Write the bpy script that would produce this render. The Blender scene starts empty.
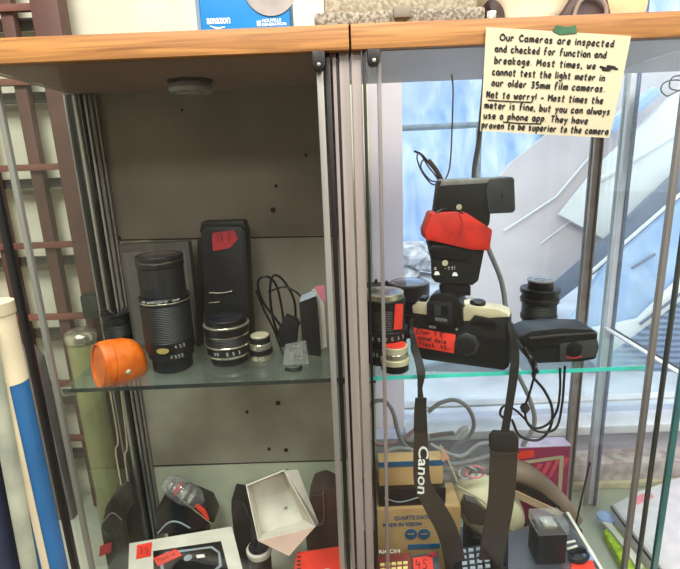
import bpy, bmesh, math, random
from mathutils import Vector, Matrix, noise
random.seed(7)
C = bpy.context.scene.collection
PI = math.pi
# ---------------------------------------------------------------- camera geometry
F, PITCH, ROLL, EYE = 485.0, math.radians(14.2), math.radians(2.3), 1.45
cp, sp, cr, sr = math.cos(PITCH), math.sin(PITCH), math.cos(ROLL), math.sin(ROLL)
FW = Vector((0, cp, -sp)); U0 = Vector((0, sp, cp)); R0 = Vector((1, 0, 0))
RT = R0*cr - U0*sr; UP = U0*cr + R0*sr
EY = Vector((0, 0, EYE))
def ray(px, py): return FW + RT*((px-340)/F) - UP*((py-284.5)/F)
def W(px, py, Y):
    d = ray(px, py); return EY + d*(Y/d.y)
def Z(px, py, z):
    d = ray(px, py); return EY + d*((z-EYE)/d.z)
def hit(px, py, p0, n):
    d = ray(px, py); return EY + d*((p0-EY).dot(n)/d.dot(n))
def S(p): return (p-EY).dot(FW)/F            # metres per pixel at a point
# ---------------------------------------------------------------- materials
def lin(c):
    c = [x/255 for x in c]
    return tuple((x/12.92 if x <= .04045 else ((x+.055)/1.055)**2.4) for x in c)+(1,)
def mat(name, col, rough=.5, metal=0, col2=None, scale=30, bump=0, stretch=(1,1,1), kind='noise', spec=.5, coat=0, alpha=None, dist=0, lo=.35, hi=.65):
    m = bpy.data.materials.new(name); m.use_nodes = True
    nt = m.node_tree; N = nt.nodes; L = nt.links; b = N['Principled BSDF']
    b.inputs['Roughness'].default_value = rough; b.inputs['Metallic'].default_value = metal
    b.inputs['Specular IOR Level'].default_value = spec; b.inputs['Coat Weight'].default_value = coat
    tc = N.new('ShaderNodeTexCoord'); mp = N.new('ShaderNodeMapping'); mp.inputs['Scale'].default_value = stretch
    L.new(tc.outputs['Object'], mp.inputs['Vector'])
    if kind == 'wave':
        t = N.new('ShaderNodeTexWave'); t.inputs['Scale'].default_value = scale; t.inputs['Distortion'].default_value = dist; t.inputs['Detail'].default_value = 3; t.inputs['Detail Scale'].default_value = 2
        t.bands_direction = 'Z'
    elif kind == 'checker':
        t = N.new('ShaderNodeTexChecker'); t.inputs['Scale'].default_value = scale
    else:
        t = N.new('ShaderNodeTexNoise'); t.inputs['Scale'].default_value = scale; t.inputs['Detail'].default_value = 5; t.inputs['Distortion'].default_value = dist
    L.new(mp.outputs[0], t.inputs['Vector'])
    fac = t.outputs['Fac']
    rp = N.new('ShaderNodeValToRGB'); rp.color_ramp.elements[0].position = lo; rp.color_ramp.elements[1].position = hi
    c2 = col2 if col2 else tuple(max(0, x*.88) for x in col)
    rp.color_ramp.elements[0].color = lin(c2); rp.color_ramp.elements[1].color = lin(col)
    L.new(fac, rp.inputs[0]); L.new(rp.outputs[0], b.inputs['Base Color'])
    if bump:
        bp = N.new('ShaderNodeBump'); bp.inputs['Strength'].default_value = bump; bp.inputs['Distance'].default_value = .001
        L.new(fac, bp.inputs['Height']); L.new(bp.outputs[0], b.inputs['Normal'])
    return m
def glass(name, tint=(250,253,252), refl=.9, dust=.002, dustcol=(200,200,195)):
    m = bpy.data.materials.new(name); m.use_nodes = True
    nt = m.node_tree; N = nt.nodes; L = nt.links; N.remove(N['Principled BSDF']); out = N['Material Output']
    tr = N.new('ShaderNodeBsdfTransparent'); tr.inputs[0].default_value = lin(tint)
    gl = N.new('ShaderNodeBsdfGlossy'); gl.inputs['Roughness'].default_value = .02; gl.inputs['Color'].default_value = (refl, refl, refl, 1)
    df = N.new('ShaderNodeBsdfDiffuse'); df.inputs[0].default_value = lin(dustcol)
    lw = N.new('ShaderNodeLayerWeight'); pw_ = N.new('ShaderNodeMath'); pw_.operation = 'POWER'; pw_.inputs[1].default_value = 4.5
    L.new(lw.outputs['Facing'], pw_.inputs[0]); fr = N.new('ShaderNodeMath'); fr.operation = 'MULTIPLY_ADD'; fr.inputs[1].default_value = .9; fr.inputs[2].default_value = .025
    L.new(pw_.outputs[0], fr.inputs[0])
    nz = N.new('ShaderNodeTexNoise'); nz.inputs['Scale'].default_value = 9; nz.inputs['Detail'].default_value = 6
    ml = N.new('ShaderNodeMath'); ml.operation = 'MULTIPLY'; ml.inputs[1].default_value = dust*2
    L.new(nz.outputs['Fac'], ml.inputs[0])
    a = N.new('ShaderNodeMixShader'); b = N.new('ShaderNodeMixShader')
    L.new(fr.outputs[0], a.inputs[0]); L.new(tr.outputs[0], a.inputs[1]); L.new(gl.outputs[0], a.inputs[2])
    L.new(ml.outputs[0], b.inputs[0]); L.new(a.outputs[0], b.inputs[1]); L.new(df.outputs[0], b.inputs[2])
    L.new(b.outputs[0], out.inputs['Surface'])
    return m
def emit(name, col, s):
    m = bpy.data.materials.new(name); m.use_nodes = True; b = m.node_tree.nodes['Principled BSDF']
    b.inputs['Base Color'].default_value = lin(col); b.inputs['Emission Color'].default_value = lin(col); b.inputs['Emission Strength'].default_value = s
    return m
M = {}
M['oak'] = mat('oak_veneer', (170,121,66), .5, col2=(116,74,35), scale=34, stretch=(.12,1,5), dist=1.2, bump=.2, lo=.32, hi=.62)
M['board'] = mat('melamine', (150,124,112), .55, col2=(134,110,100), scale=3)
M['panel'] = mat('stained_panel', (162,156,142), .5, col2=(124,114,102), scale=5, lo=.3, hi=.6)
M['plaster'] = mat('cream_plaster', (218,217,196), .8, col2=(200,198,176), scale=7, bump=.3)
M['brown'] = mat('rust_brown_steel', (92,64,56), .6, col2=(78,54,48), scale=12)
M['rust'] = mat('rust_red_steel', (122,76,62), .6, col2=(98,60,50), scale=12)
M['stripgrey'] = mat('grey_strip', (84,82,76), .7, scale=20)
M['chrome'] = mat('brushed_aluminium', (196,196,192), .28, .85, scale=60, stretch=(1,1,.05))
M['alu'] = mat('satin_aluminium', (156,154,150), .4, .35, scale=60, stretch=(1,1,.05))
M['stile'] = mat('grey_stile', (138,130,126), .5, .1, scale=60, stretch=(1,1,.05))
M['darkalu'] = mat('dark_aluminium', (132,124,122), .4, .2, scale=60, stretch=(1,1,.05))
M['black'] = mat('black_plastic', (15,15,17), .4, scale=60)
M['matteblack'] = mat('matte_black', (14,14,15), .55, scale=60)
M['rubber'] = mat('ribbed_rubber', (30,31,32), .5, col2=(12,12,12), kind='wave', scale=110, lo=.3, hi=.6, bump=.8)
M['lensglass'] = mat('lens_glass', (14,18,30), .05, scale=5, coat=1)
M['silver'] = mat('silver_metal', (205,200,180), .25, .8, scale=40)
M['gold'] = mat('champagne_plastic', (206,196,164), .4, .2, scale=30)
M['glass'] = glass('clear_glass')
M['shelfglass'] = glass('shelf_glass', (240,250,248), .95, .035, (190,200,200))
M['sideglass'] = glass('side_glass', (250,252,252), .8, .002)
M['teal'] = mat('teal_glass_edge', (70,205,192), .15, scale=20, coat=.6)
M['darkedge'] = mat('dark_glass_edge', (44,52,50), .2, scale=20, coat=.6)
M['greyedge'] = mat('grey_glass_edge', (150,160,160), .2, scale=20, coat=.6)
M['tealedge'] = mat('deep_teal_glass_edge', (52,104,104), .2, scale=20, coat=.6)
M['wframe'] = mat('white_window_frame', (226,226,236), .5, scale=8)
M['jamb'] = mat('lilac_white_paint', (232,226,236), .6, scale=4)
M['leather'] = mat('orange_leather', (226,116,24), .5, col2=(196,88,10), scale=40, bump=.25)
M['leather_disc'] = mat('orange_leather_disc', (216,112,34), .6, col2=(196,92,22), scale=30, bump=.2)
M['leather_in'] = mat('orange_suede', (206,90,16), .8, scale=60, bump=.2)
M['red'] = mat('red_sticker_or_reflection', (236,60,42), .6, scale=20)
M['dimred'] = mat('dark_red_sticker', (176,44,52), .6, scale=20)
M['redband'] = mat('red_tape', (208,46,32), .45, col2=(160,28,22), scale=30, bump=.5)
M['ink'] = mat('black_ink', (18,14,16), .7)
M['white'] = mat('white_print', (240,240,236), .5)
M['whitecard'] = mat('white_card', (222,218,206), .7, scale=15)
M['pinkcard'] = mat('pinkish_card', (196,166,152), .7, scale=15)
M['paper'] = mat('cream_paper', (178,171,144), .8, col2=(164,157,131), scale=6)
M['greentape'] = mat('green_tape', (46,96,64), .5, col2=(34,74,48), scale=40)
M['blue'] = mat('bright_blue_card', (14,122,190), .45, scale=6)
M['paleblue'] = mat('pale_blue_card', (130,180,224), .45, scale=6)
M['felt'] = mat('speckled_grey_felt', (152,144,128), .95, col2=(96,90,80), scale=260, bump=.6, lo=.4, hi=.6)
M['creamcer'] = mat('cream_ceramic', (226,208,176), .4, scale=5)
M['tan'] = mat('tan_leather', (216,176,130), .5, scale=12)
M['dkbrown'] = mat('dark_brown_leather', (64,46,42), .55, scale=40, bump=.2)
M['taupe'] = mat('taupe_leather', (136,118,102), .5, col2=(100,84,74), scale=9, bump=.2)
M['beige'] = mat('beige_plastic', (208,202,170), .45, col2=(184,178,146), scale=8)
M['kraft'] = mat('kraft_cardboard', (206,172,120), .7, col2=(186,150,100), scale=10)
M['blueband'] = mat('blue_print', (28,98,142), .6)
M['greycable'] = mat('grey_cable', (150,150,156), .5, scale=10)
M['palecable'] = mat('pale_grey_cable', (186,186,192), .45, scale=10)
M['strap'] = mat('woven_brown_strap', (62,48,36), .8, col2=(16,12,10), kind='checker', scale=420)
M['strapblack'] = mat('black_webbing', (22,20,19), .7, scale=80)
M['magenta'] = mat('magenta_card', (150,34,84), .5, scale=8)
M['pinkred'] = mat('pink_red_print', (206,70,92), .5)
M['lilac'] = mat('lilac_card', (206,186,214), .5)
M['lime'] = mat('lime_bristles', (176,204,60), .7, col2=(120,160,30), scale=120)
M['skyplastic'] = mat('pale_blue_plastic', (150,176,222), .3)
M['greycase'] = mat('pale_grey_leatherette', (206,202,206), .6, col2=(190,186,192), scale=30, bump=.2)
M['greytray'] = mat('grey_tray', (80,82,88), .35, .3, scale=15)
M['clear'] = glass('clear_plastic', (244,244,244), .95, .10, (230,230,230))
M['olive'] = mat('olive_glass', (146,148,100), .2, col2=(120,124,82), scale=5, coat=.5)
M['greengrey'] = mat('green_grey_laminate', (170,176,160), .5, col2=(150,157,142), scale=5)
M['stone'] = mat('speckled_ledge', (206,196,196), .8, col2=(168,158,160), scale=40, lo=.4, hi=.6)
M['lowwall'] = mat('lilac_grey_wall', (186,184,200), .7, scale=3)
M['bluetube'] = mat('blue_wrap', (40,98,152), .4, col2=(30,76,120), scale=8)
M['creamtube'] = mat('cream_card_tube', (214,204,174), .6, scale=10)
M['greentube'] = mat('mottled_grey_green_tube', (166,172,154), .5, col2=(128,136,124), scale=20)
M['navy'] = mat('navy_cloth', (44,50,74), .8, scale=30)
M['puck'] = mat('grey_lamp_plastic', (150,150,148), .35, scale=10)
M['snow'] = mat('blue_white_snow', (222,228,242), .8, col2=(138,170,218), scale=3.2, stretch=(1.6,1,.5), dist=.6, lo=.3, hi=.7)
M['rock'] = mat('snowy_rock', (244,240,240), .9, col2=(150,144,150), scale=9, dist=1)
M['palepanel'] = mat('pale_pink_panel', (226,212,218), .5, scale=2)
M['whitepanel'] = mat('white_panel', (244,244,248), .5, scale=2)
M['steelpanel'] = mat('steel_grey_panel', (112,124,148), .5, col2=(84,96,122), scale=4)
M['bluepanel'] = mat('sky_blue_panel', (196,216,246), .4, col2=(150,182,228), scale=3, dist=1.5)
M['darksteel'] = mat('ribbed_steel_panel', (128,146,178), .5, col2=(84,100,132), kind='wave', scale=14, dist=1)
M['yellowkey'] = mat('pale_yellow_keys', (232,220,140), .5)
M['redbrown'] = mat('red_brown_case', (122,52,44), .45)
M['greykey'] = mat('grey_keys', (150,160,170), .5)
M['floor'] = mat('brown_floor', (120,104,88), .6, scale=3)
M['ceil'] = mat('white_ceiling', (225,222,214), .9, scale=3)
def translucent(name, col):
    m = mat(name, col, .6, scale=4); N = m.node_tree.nodes; L = m.node_tree.links
    t = N.new('ShaderNodeBsdfTranslucent'); t.inputs[0].default_value = lin(col); x = N.new('ShaderNodeMixShader'); x.inputs[0].default_value = .7
    L.new(N['Principled BSDF'].outputs[0], x.inputs[1]); L.new(t.outputs[0], x.inputs[2]); L.new(x.outputs[0], N['Material Output'].inputs['Surface']); return m
M['jamb'] = translucent('lilac_frosted_panel', (250,240,240))
M['boardlit'] = mat('melamine_windowlit', (238,236,244), .5, scale=3)  # lit copy of the left case's melamine, window light put into the colour
M['greendk'] = mat('dark_green_plastic', (38,50,44), .5)
M['pinktag'] = mat('pink_paper', (224,130,150), .7)
M['offwhite'] = mat('cream_cord', (206,196,164), .6)
M['hole'] = mat('dark_hole', (26,22,20), .9)
M['snowground'] = mat('pale_ground', (220,222,230), .9, col2=(170,170,182), scale=3)
# ---------------------------------------------------------------- mesh building
class MB:
    def __init__(s): s.b = bmesh.new()
    def box(s, c, size, bev=0, rot=None):
        t = bmesh.new(); bmesh.ops.create_cube(t, size=1)
        bmesh.ops.scale(t, vec=size, verts=t.verts)
        if bev: bmesh.ops.bevel(t, geom=t.edges[:], offset=bev, segments=2, affect='EDGES', profile=.6)
        if rot is not None: bmesh.ops.transform(t, matrix=rot.to_4x4(), verts=t.verts)
        bmesh.ops.translate(t, vec=c, verts=t.verts); s._add(t); return s
    def _add(s, t):
        me = bpy.data.meshes.new('tmp'); t.to_mesh(me); t.free(); s.b.from_mesh(me); bpy.data.meshes.remove(me)
    def lathe(s, prof, c=(0,0,0), n=40, mtx=None):
        t = bmesh.new(); rings = []
        for r, z in prof:
            if r < 1e-6: rings.append([t.verts.new((0, 0, z))])
            else: rings.append([t.verts.new((r*math.cos(2*PI*k/n), r*math.sin(2*PI*k/n), z)) for k in range(n)])
        for a, b in zip(rings, rings[1:]):
            for k in range(n):
                k2 = (k+1) % n
                if len(a) == 1 and len(b) == 1: break
                if len(a) == 1: t.faces.new((a[0], b[k2], b[k]))
                elif len(b) == 1: t.faces.new((a[k], a[k2], b[0]))
                else: t.faces.new((a[k], a[k2], b[k2], b[k]))
        if len(rings[0]) > 1: t.faces.new(list(reversed(rings[0])))
        if len(rings[-1]) > 1: t.faces.new(rings[-1])
        if mtx is not None: bmesh.ops.transform(t, matrix=mtx, verts=t.verts)
        bmesh.ops.translate(t, vec=c, verts=t.verts); s._add(t); return s
    def tube(s, pts, r, n=8, smooth=True, sub=6):
        pts = [Vector(p) for p in pts]
        if smooth and len(pts) > 2: pts = catmull(pts, sub)
        t = bmesh.new(); rings = []; prev = None
        for i, p in enumerate(pts):
            tan = (pts[min(i+1, len(pts)-1)]-pts[max(i-1, 0)])
            tan = tan.normalized() if tan.length > 1e-9 else Vector((0,0,1))
            if prev is None:
                a = tan.orthogonal().normalized()
            else:
                a = prev - tan*prev.dot(tan); a = a.normalized() if a.length > 1e-6 else tan.orthogonal().normalized()
            prev = a; bb = tan.cross(a)
            rr = r if not callable(r) else r(i/(len(pts)-1))
            rings.append([t.verts.new(p + a*rr*math.cos(2*PI*k/n) + bb*rr*math.sin(2*PI*k/n)) for k in range(n)])
        for a, b in zip(rings, rings[1:]):
            for k in range(n): t.faces.new((a[k], a[(k+1)%n], b[(k+1)%n], b[k]))
        t.faces.new(list(reversed(rings[0]))); t.faces.new(rings[-1]); s._add(t); return s
    def prism(s, pts, ext, bev=0):
        """closed outline (3-D points, coplanar) pushed along ext"""
        t = bmesh.new(); vs = [t.verts.new(p) for p in pts]; f = t.faces.new(vs)
        r = bmesh.ops.extrude_face_region(t, geom=[f]); nv = [g for g in r['geom'] if isinstance(g, bmesh.types.BMVert)]
        bmesh.ops.translate(t, vec=ext, verts=nv)
        bmesh.ops.recalc_face_normals(t, faces=t.faces[:])
        if bev: bmesh.ops.bevel(t, geom=t.edges[:], offset=bev, segments=2, affect='EDGES', profile=.6)
        s._add(t); return s
    def ribbon(s, pts, widths, th, view=Vector((0,1,0)), sub=6, twist=0):
        P = catmull([Vector(p) for p in pts], sub); n = len(P)
        wd = []
        for i in range(n):
            q = i/(n-1)*(len(widths)-1); k = min(int(q), len(widths)-2) if len(widths) > 1 else 0
            wd.append(widths[k]*(1-(q-k))+widths[min(k+1, len(widths)-1)]*(q-k))
        t = bmesh.new(); rings = []
        for i, p in enumerate(P):
            tan = (P[min(i+1, n-1)]-P[max(i-1, 0)]).normalized()
            side = tan.cross(view).normalized(); nn = side.cross(tan).normalized()
            a = side*wd[i]/2; b = nn*th/2
            rings.append([t.verts.new(p+q) for q in (-a-b, a-b, a+b, -a+b)])
        for a, b in zip(rings, rings[1:]):
            for k in range(4): t.faces.new((a[k], a[(k+1)%4], b[(k+1)%4], b[k]))
        t.faces.new(list(reversed(rings[0]))); t.faces.new(rings[-1]); s._add(t); return s
    def build(s, name, m, parent=None, world=True, smooth=None):
        """link as one mesh object; world: the vertices are in world space"""
        bmesh.ops.recalc_face_normals(s.b, faces=s.b.faces[:])
        me = bpy.data.meshes.new(name)
        o = bpy.data.objects.new(name, me); C.objects.link(o)
        if parent is not None:
            o.parent = parent
            if world: s.b.transform(wm(parent).inverted())
        elif world and len(s.b.verts):
            xs = [v.co for v in s.b.verts]
            c = Vector(((min(v.x for v in xs)+max(v.x for v in xs))/2, (min(v.y for v in xs)+max(v.y for v in xs))/2, min(v.z for v in xs)))
            s.b.transform(Matrix.Translation(-c)); o.location = c
        for e in s.b.edges:
            if len(e.link_faces) == 2: e.smooth = e.calc_face_angle(0) < math.radians(38)
        for f in s.b.faces: f.smooth = True
        s.b.to_mesh(me); s.b.free(); me.materials.append(M[m] if isinstance(m, str) else m)
        return o
def wm(o):
    m = o.matrix_basis.copy()
    return wm(o.parent) @ m if o.parent else m
def catmull(p, sub):
    if len(p) < 3: return [p[0].lerp(p[-1], k/sub) for k in range(sub+1)]
    q = [p[0]*2-p[1]]+p+[p[-1]*2-p[-2]]; out = []
    for i in range(1, len(q)-2):
        a, b, c, d = q[i-1:i+3]
        for k in range(sub):
            t = k/sub
            out.append(.5*((2*b)+(c-a)*t+(2*a-5*b+4*c-d)*t*t+(3*b-a-3*c+d)*t**3))
    out.append(p[-1].copy()); return out
def thing(name, label, cat, loc, rot=None, group=None):
    o = bpy.data.objects.new(name, None); C.objects.link(o); o.location = loc; o.empty_display_size = .02
    if rot is not None: o.rotation_euler = rot.to_euler() if isinstance(rot, Matrix) else rot
    return tag(o, label, cat, group)
def tag(o, label, cat, group=None):
    o['label'] = label; o['category'] = cat
    if group: o['group'] = group
    return o
def struct(o): o['kind'] = 'structure'; return o
def text_part(s, name, parent, m, origin, ux, uy, size, th=.0004, italic=0, bold=0, squeeze=1):
    """printed word: origin = left baseline point, ux along the word, uy up (world)"""
    cu = bpy.data.curves.new('t', 'FONT'); cu.body = s; cu.size = size; cu.extrude = 0; cu.offset = bold*size; cu.shear = italic
    cu.resolution_u = 3
    to = bpy.data.objects.new('t', cu); C.objects.link(to)
    me = bpy.data.meshes.new_from_object(to.evaluated_get(bpy.context.evaluated_depsgraph_get()))
    ux = Vector(ux).normalized(); uy = Vector(uy); uy = (uy-ux*uy.dot(ux)).normalized(); n = ux.cross(uy)
    b = MB(); b.b.from_mesh(me)
    mt = Matrix((( ux.x*squeeze, uy.x, n.x, origin[0]), (ux.y*squeeze, uy.y, n.y, origin[1]), (ux.z*squeeze, uy.z, n.z, origin[2]), (0,0,0,1)))
    b.b.transform(mt)
    bpy.data.objects.remove(to); bpy.data.curves.remove(cu); bpy.data.meshes.remove(me)
    return b.build(name, m, parent)
# ---------------------------------------------------------------- stroke lettering (handwriting)
G = {
'a':[[(.8,.9),(.45,1),(.1,.7),(.1,.25),(.4,0),(.75,.3),(.8,.95),(.8,.3),(.95,0)]],
'b':[[(.15,1.7),(.12,0)],[(.13,.6),(.5,.95),(.85,.6),(.7,.1),(.3,0),(.12,.15)]],
'c':[[(.8,.85),(.45,1),(.1,.6),(.2,.1),(.55,0),(.85,.15)]],
'd':[[(.8,1.7),(.82,0)],[(.8,.7),(.45,.95),(.1,.55),(.3,.02),(.8,.2)]],
'e':[[(.15,.5),(.8,.6),(.6,1),(.25,.9),(.08,.45),(.3,.02),(.85,.12)]],
'f':[[(.8,1.55),(.5,1.75),(.35,1.3),(.32,-.1)],[(.05,.9),(.75,.95)]],
'g':[[(.8,.9),(.45,1),(.1,.65),(.35,.2),(.78,.5)],[(.82,1),(.78,-.4),(.4,-.65),(.1,-.45)]],
'h':[[(.12,1.7),(.12,0)],[(.12,.6),(.5,.95),(.8,.6),(.82,0)]],
'i':[[(.25,1),(.25,0)],[(.25,1.35),(.27,1.45)]],
'l':[[(.2,1.7),(.2,0)]],
'k':[[(.12,1.7),(.12,0)],[(.75,1),(.15,.45),(.8,0)]],
'm':[[(.1,1),(.1,0)],[(.1,.7),(.35,1),(.5,.7),(.5,0)],[(.5,.7),(.8,1),(.95,.6),(.95,0)]],
'n':[[(.1,1),(.1,0)],[(.1,.65),(.5,1),(.8,.6),(.82,0)]],
'o':[[(.45,1),(.1,.6),(.25,.05),(.65,.03),(.88,.5),(.65,.95),(.4,1)]],
'p':[[(.12,1),(.12,-.7)],[(.12,.7),(.5,1),(.85,.6),(.6,.1),(.15,.15)]],
'r':[[(.12,1),(.12,0)],[(.12,.6),(.4,.95),(.75,.9)]],
's':[[(.75,.9),(.35,1),(.2,.7),(.7,.35),(.5,0),(.1,.1)]],
't':[[(.4,1.5),(.4,.1),(.7,0)],[(.05,1),(.8,1.05)]],
'u':[[(.1,1),(.12,.2),(.45,0),(.8,.3),(.82,1),(.85,0)]],
'v':[[(.08,1),(.42,0),(.85,1)]],
'w':[[(.05,1),(.25,0),(.5,.75),(.75,0),(.98,1)]],
'x':[[(.1,1),(.8,0)],[(.8,1),(.1,0)]],
'y':[[(.1,1),(.45,.3)],[(.85,1),(.3,-.65)]],
'O':[[(.5,1.55),(.05,1.1),(.1,.3),(.55,0),(1,.4),(.95,1.2),(.5,1.55)]],
'C':[[(.9,1.3),(.5,1.55),(.1,1),(.15,.3),(.55,0),(.95,.2)]],
'M':[[(.05,0),(.12,1.5),(.5,.6),(.88,1.5),(.98,0)]],
'N':[[(.08,0),(.08,1.5),(.85,0),(.85,1.5)]],
'T':[[(.0,1.5),(.95,1.5)],[(.48,1.5),(.45,0)]],
'E':[[(.9,1.5),(.1,1.5),(.1,0),(.9,0)],[(.1,.75),(.7,.8)]],
'F':[[(.9,1.5),(.1,1.5),(.1,0)],[(.1,.75),(.7,.8)]],
'3':[[(.1,1.4),(.6,1.5),(.7,1.1),(.35,.8),(.8,.5),(.6,.05),(.1,.05)]],
'5':[[(.8,1.5),(.2,1.5),(.18,.9),(.6,.9),(.8,.4),(.5,0),(.1,.1)]],
'4':[[(.2,1.5),(.1,.7),(.85,.7)],[(.7,1.3),(.68,0)]],
'7':[[(.1,1.5),(.85,1.5),(.4,0)]],
'$':[[(.8,1.3),(.3,1.4),(.2,.95),(.75,.55),(.6,.1),(.1,.2)],[(.5,1.7),(.5,-.2)]],
'.':[[(.2,.03),(.28,.08)]], ',':[[(.3,.15),(.15,-.25)]], '!':[[(.3,1.6),(.25,.45)],[(.24,.05),(.28,.1)]],
'-':[[(.1,.55),(.75,.58)]],
}
WID = {'i':.5,'l':.5,'m':1.25,'w':1.2,'M':1.3,'O':1.3,'C':1.15,'.':.55,',':.5,'!':.6,' ':.75,'N':1.1,'T':1.1}
def strokes(line):
    x = 0; out = []
    for ch in line:
        w = WID.get(ch, 1.0)
        for st in G.get(ch, []):
            out.append([(x+px*w*.82+random.uniform(-.04,.04), py+random.uniform(-.05,.05)) for px, py in st])
        x += w*1.08
    return out, x
def write(mb, fn, line, u0, u1, v, h, r):
    """fn(u, v) -> point; the line fills u0..u1 with x-height h (v units, v grows downwards)"""
    st, L = strokes(line)
    for s_ in st:
        pts = [fn(u0+(u1-u0)*x/L, v-h*y) for x, y in s_]
        mb.tube(pts, r, n=5, sub=4)
# ================================================================= levels
YF = .63                                  # front face of the wooden tops
YB = .905                                 # back of the cases
zT = W(340, 50, YF).z; zT2 = W(340, 24, YF).z
YS = .685; zS = W(340, 378, YS).z         # upper glass shelf
zC = EYE-.80                              # counter top
YW = 1.09                                 # rear wall
def post(px, py, Y, w, d, z0, z1):
    p = W(px, py, Y); return MB().box((p.x, Y, (z0+z1)/2), (w, d, z1-z0), min(w, d)*.15)
XL = W(60, 390, YS).x; XR = W(651, 366, YS).x
XM = W(356, 240, .64).x                  # the joint between the two cases
# ================================================================= setting
XW0, XW1, Y0, HC = -1.6, 1.9, -1.8, 2.55
struct(MB().box(((XW0+XW1)/2, (Y0+YW)/2, -.05), (XW1-XW0, YW-Y0, .1)).build('floor', 'floor'))
struct(MB().box(((XW0+XW1)/2, (Y0+YW)/2, HC+.05), (XW1-XW0, YW-Y0, .1)).build('ceiling', 'ceil'))
struct(MB().box((XW0-.05, (Y0+YW)/2, HC/2), (.1, YW-Y0, HC)).build('wall_left', 'plaster'))
struct(MB().box((XW1+.05, (Y0+YW)/2, HC/2), (.1, YW-Y0, HC)).build('wall_right', 'plaster'))
struct(MB().box(((XW0+XW1)/2, Y0-.05, HC/2), (XW1-XW0, .1, HC)).build('wall_front', mat('umber_wall', (92,80,70), .8, scale=3)))
xo = W(372, 240, YW-.01).x                # window opening, left side
zo = W(500, 424, YW).z                   # window bottom
wr = MB()
wr.box(((XW0+xo)/2, YW+.06, HC/2), (xo-XW0, .12, HC))
struct(wr.build('wall_rear', 'plaster'))
struct(MB().box(((xo+XW1)/2, YW+.06, (zo-.03)/2), (XW1-xo, .12, zo-.03)).build('wall_rear_low', 'lowwall'))
struct(MB().box(((xo+XW1)/2, YW+.06, (2.25+HC)/2), (XW1-xo, .12, HC-2.25)).build('wall_rear_high', 'plaster'))
# window frame
wx0 = W(403, 240, YW).x
wf = MB()
wf.box(((xo+wx0)/2, YW+.0, (zo+2.25)/2), (wx0-xo, .003, 2.25-zo))
struct(wf.build('trim_1', 'jamb'))
wn = bpy.data.objects.new('window_1', None); C.objects.link(wn); wn.location = ((wx0+XW1)/2, YW+.02, zo); struct(wn)
MB().box(((wx0+XW1)/2, YW+.0, zo-.008), (XW1-wx0, .07, .022), .003).build('window_sill', 'wframe', wn)
MB().box(((wx0+XW1)/2, YW+.05, (zo+2.25)/2), (XW1-wx0, .006, 2.25-zo)).build('pane', 'glass', wn)
MB().box(((wx0+XW1)/2, YW+.03, W(500, 408, YW).z), (XW1-wx0, .03, .006), .001).build('lower_rail', 'wframe', wn)
# ledge below the window, seen between sill and counter
zl = W(640, 462, YW-.06).z
struct(MB().box(((xo+XW1)/2, YW-.03, (zC+zl)/2), (XW1-xo, .06, zl-zC), .004).build('trim_2', 'stone'))
struct(MB().box(((xo+XW1)/2, YW-.065, zC+.008), (XW1-xo, .012, .016), .002).build('trim_3', 'offwhite'))
# counter
tag(MB().box(((XW0+XW1)/2+.1, .79, (zC)/2), (XW1-XW0-.6, .58, zC-.001), .004).build('counter', 'greengrey'),
    'long grey-green counter that carries both glass display cases', 'counter')
# ceiling lights; the rear pair is added to brighten the case interiors
CL = ((-.35, .0, 42), (.75, -.1, 32), (-.35, -1.3, 14), (.75, -1.3, 26))
for i, (x, y, _p) in enumerate(CL):
    t = thing('ceiling_or_fill_light', ['flush ceiling light panel above the left display case', 'flush ceiling light panel above the right display case', 'added fill light panel behind the viewer on the left', 'added fill light panel behind the viewer on the right'][i], 'light', (x, y, HC))
    MB().box((x, y, HC-.02), (.66, .66, .04), .004).build('housing', 'white', t)
    MB().box((x, y, HC-.045), (.6, .6, .01), .002).build('diffuser', emit('diffuser_glow', (255,244,225), 1.5), t)
# ================================================================= brown grid in front of the plaster wall (left)
gt = thing('steel_grid', 'rust-brown steel window grid against the cream wall at the left edge', 'grid', (-.75, YW-.03, zC))
YG = YW-.05
zg1 = 2.3
for px, w in ((-42, .026), (-4, .026), (42, .024)):
    x = W(px, 190, YG).x
    MB().box((x, YG, (zC+zg1)/2), (w, .02, zg1-zC), .002).build('upright', 'brown', gt)
x = W(80, 190, YG-.01).x
MB().box((x, YG-.01, (zC+zg1)/2), (.052, .04, zg1-zC), .003).build('upright', 'brown', gt)
xr = x; xl = XW0+.02
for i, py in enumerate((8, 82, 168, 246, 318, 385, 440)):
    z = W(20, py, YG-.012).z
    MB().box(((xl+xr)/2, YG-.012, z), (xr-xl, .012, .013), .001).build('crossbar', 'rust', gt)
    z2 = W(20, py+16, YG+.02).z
    MB().box(((xl+xr)/2, YG+.024, z2), (xr-xl, .016, .020), .001).build('under_strip', 'stripgrey', gt)  # grey strip a little below and behind each crossbar
# ================================================================= display cases
def top_board(x0, x1, t, m='board'):
    MB().box(((x0+x1)/2, YF+.009, (zT+zT2)/2), (x1-x0, .018, zT2-zT), .0015).build('top_edge', 'oak', t)
    MB().box(((x0+x1)/2, (YF+.018+YB)/2, (zT+zT2)/2), (x1-x0, YB-YF-.018, zT2-zT-.001)).build('top_board', m, t)
dc = thing('display_case', 'glass display case with wooden top and white back panel, left of the pair', 'display case', ((XL+XM)/2, .77, zC), group='wood-topped display cases')
top_board(XL-.012, XM-.0012, dc)
zs1, zs2 = W(240, 238, YB-.0045).z, W(240, 464, YB-.0045).z
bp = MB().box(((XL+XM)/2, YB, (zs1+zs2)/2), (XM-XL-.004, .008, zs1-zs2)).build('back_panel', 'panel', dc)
MB().box(((XL+XM)/2, YB, (zs1+zT)/2), (XM-XL-.004, .008, zT-zs1)).build('back_panel', mat('brown_grey_panel', (136,124,112), .55, col2=(112,102,90), scale=5), dc)
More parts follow.
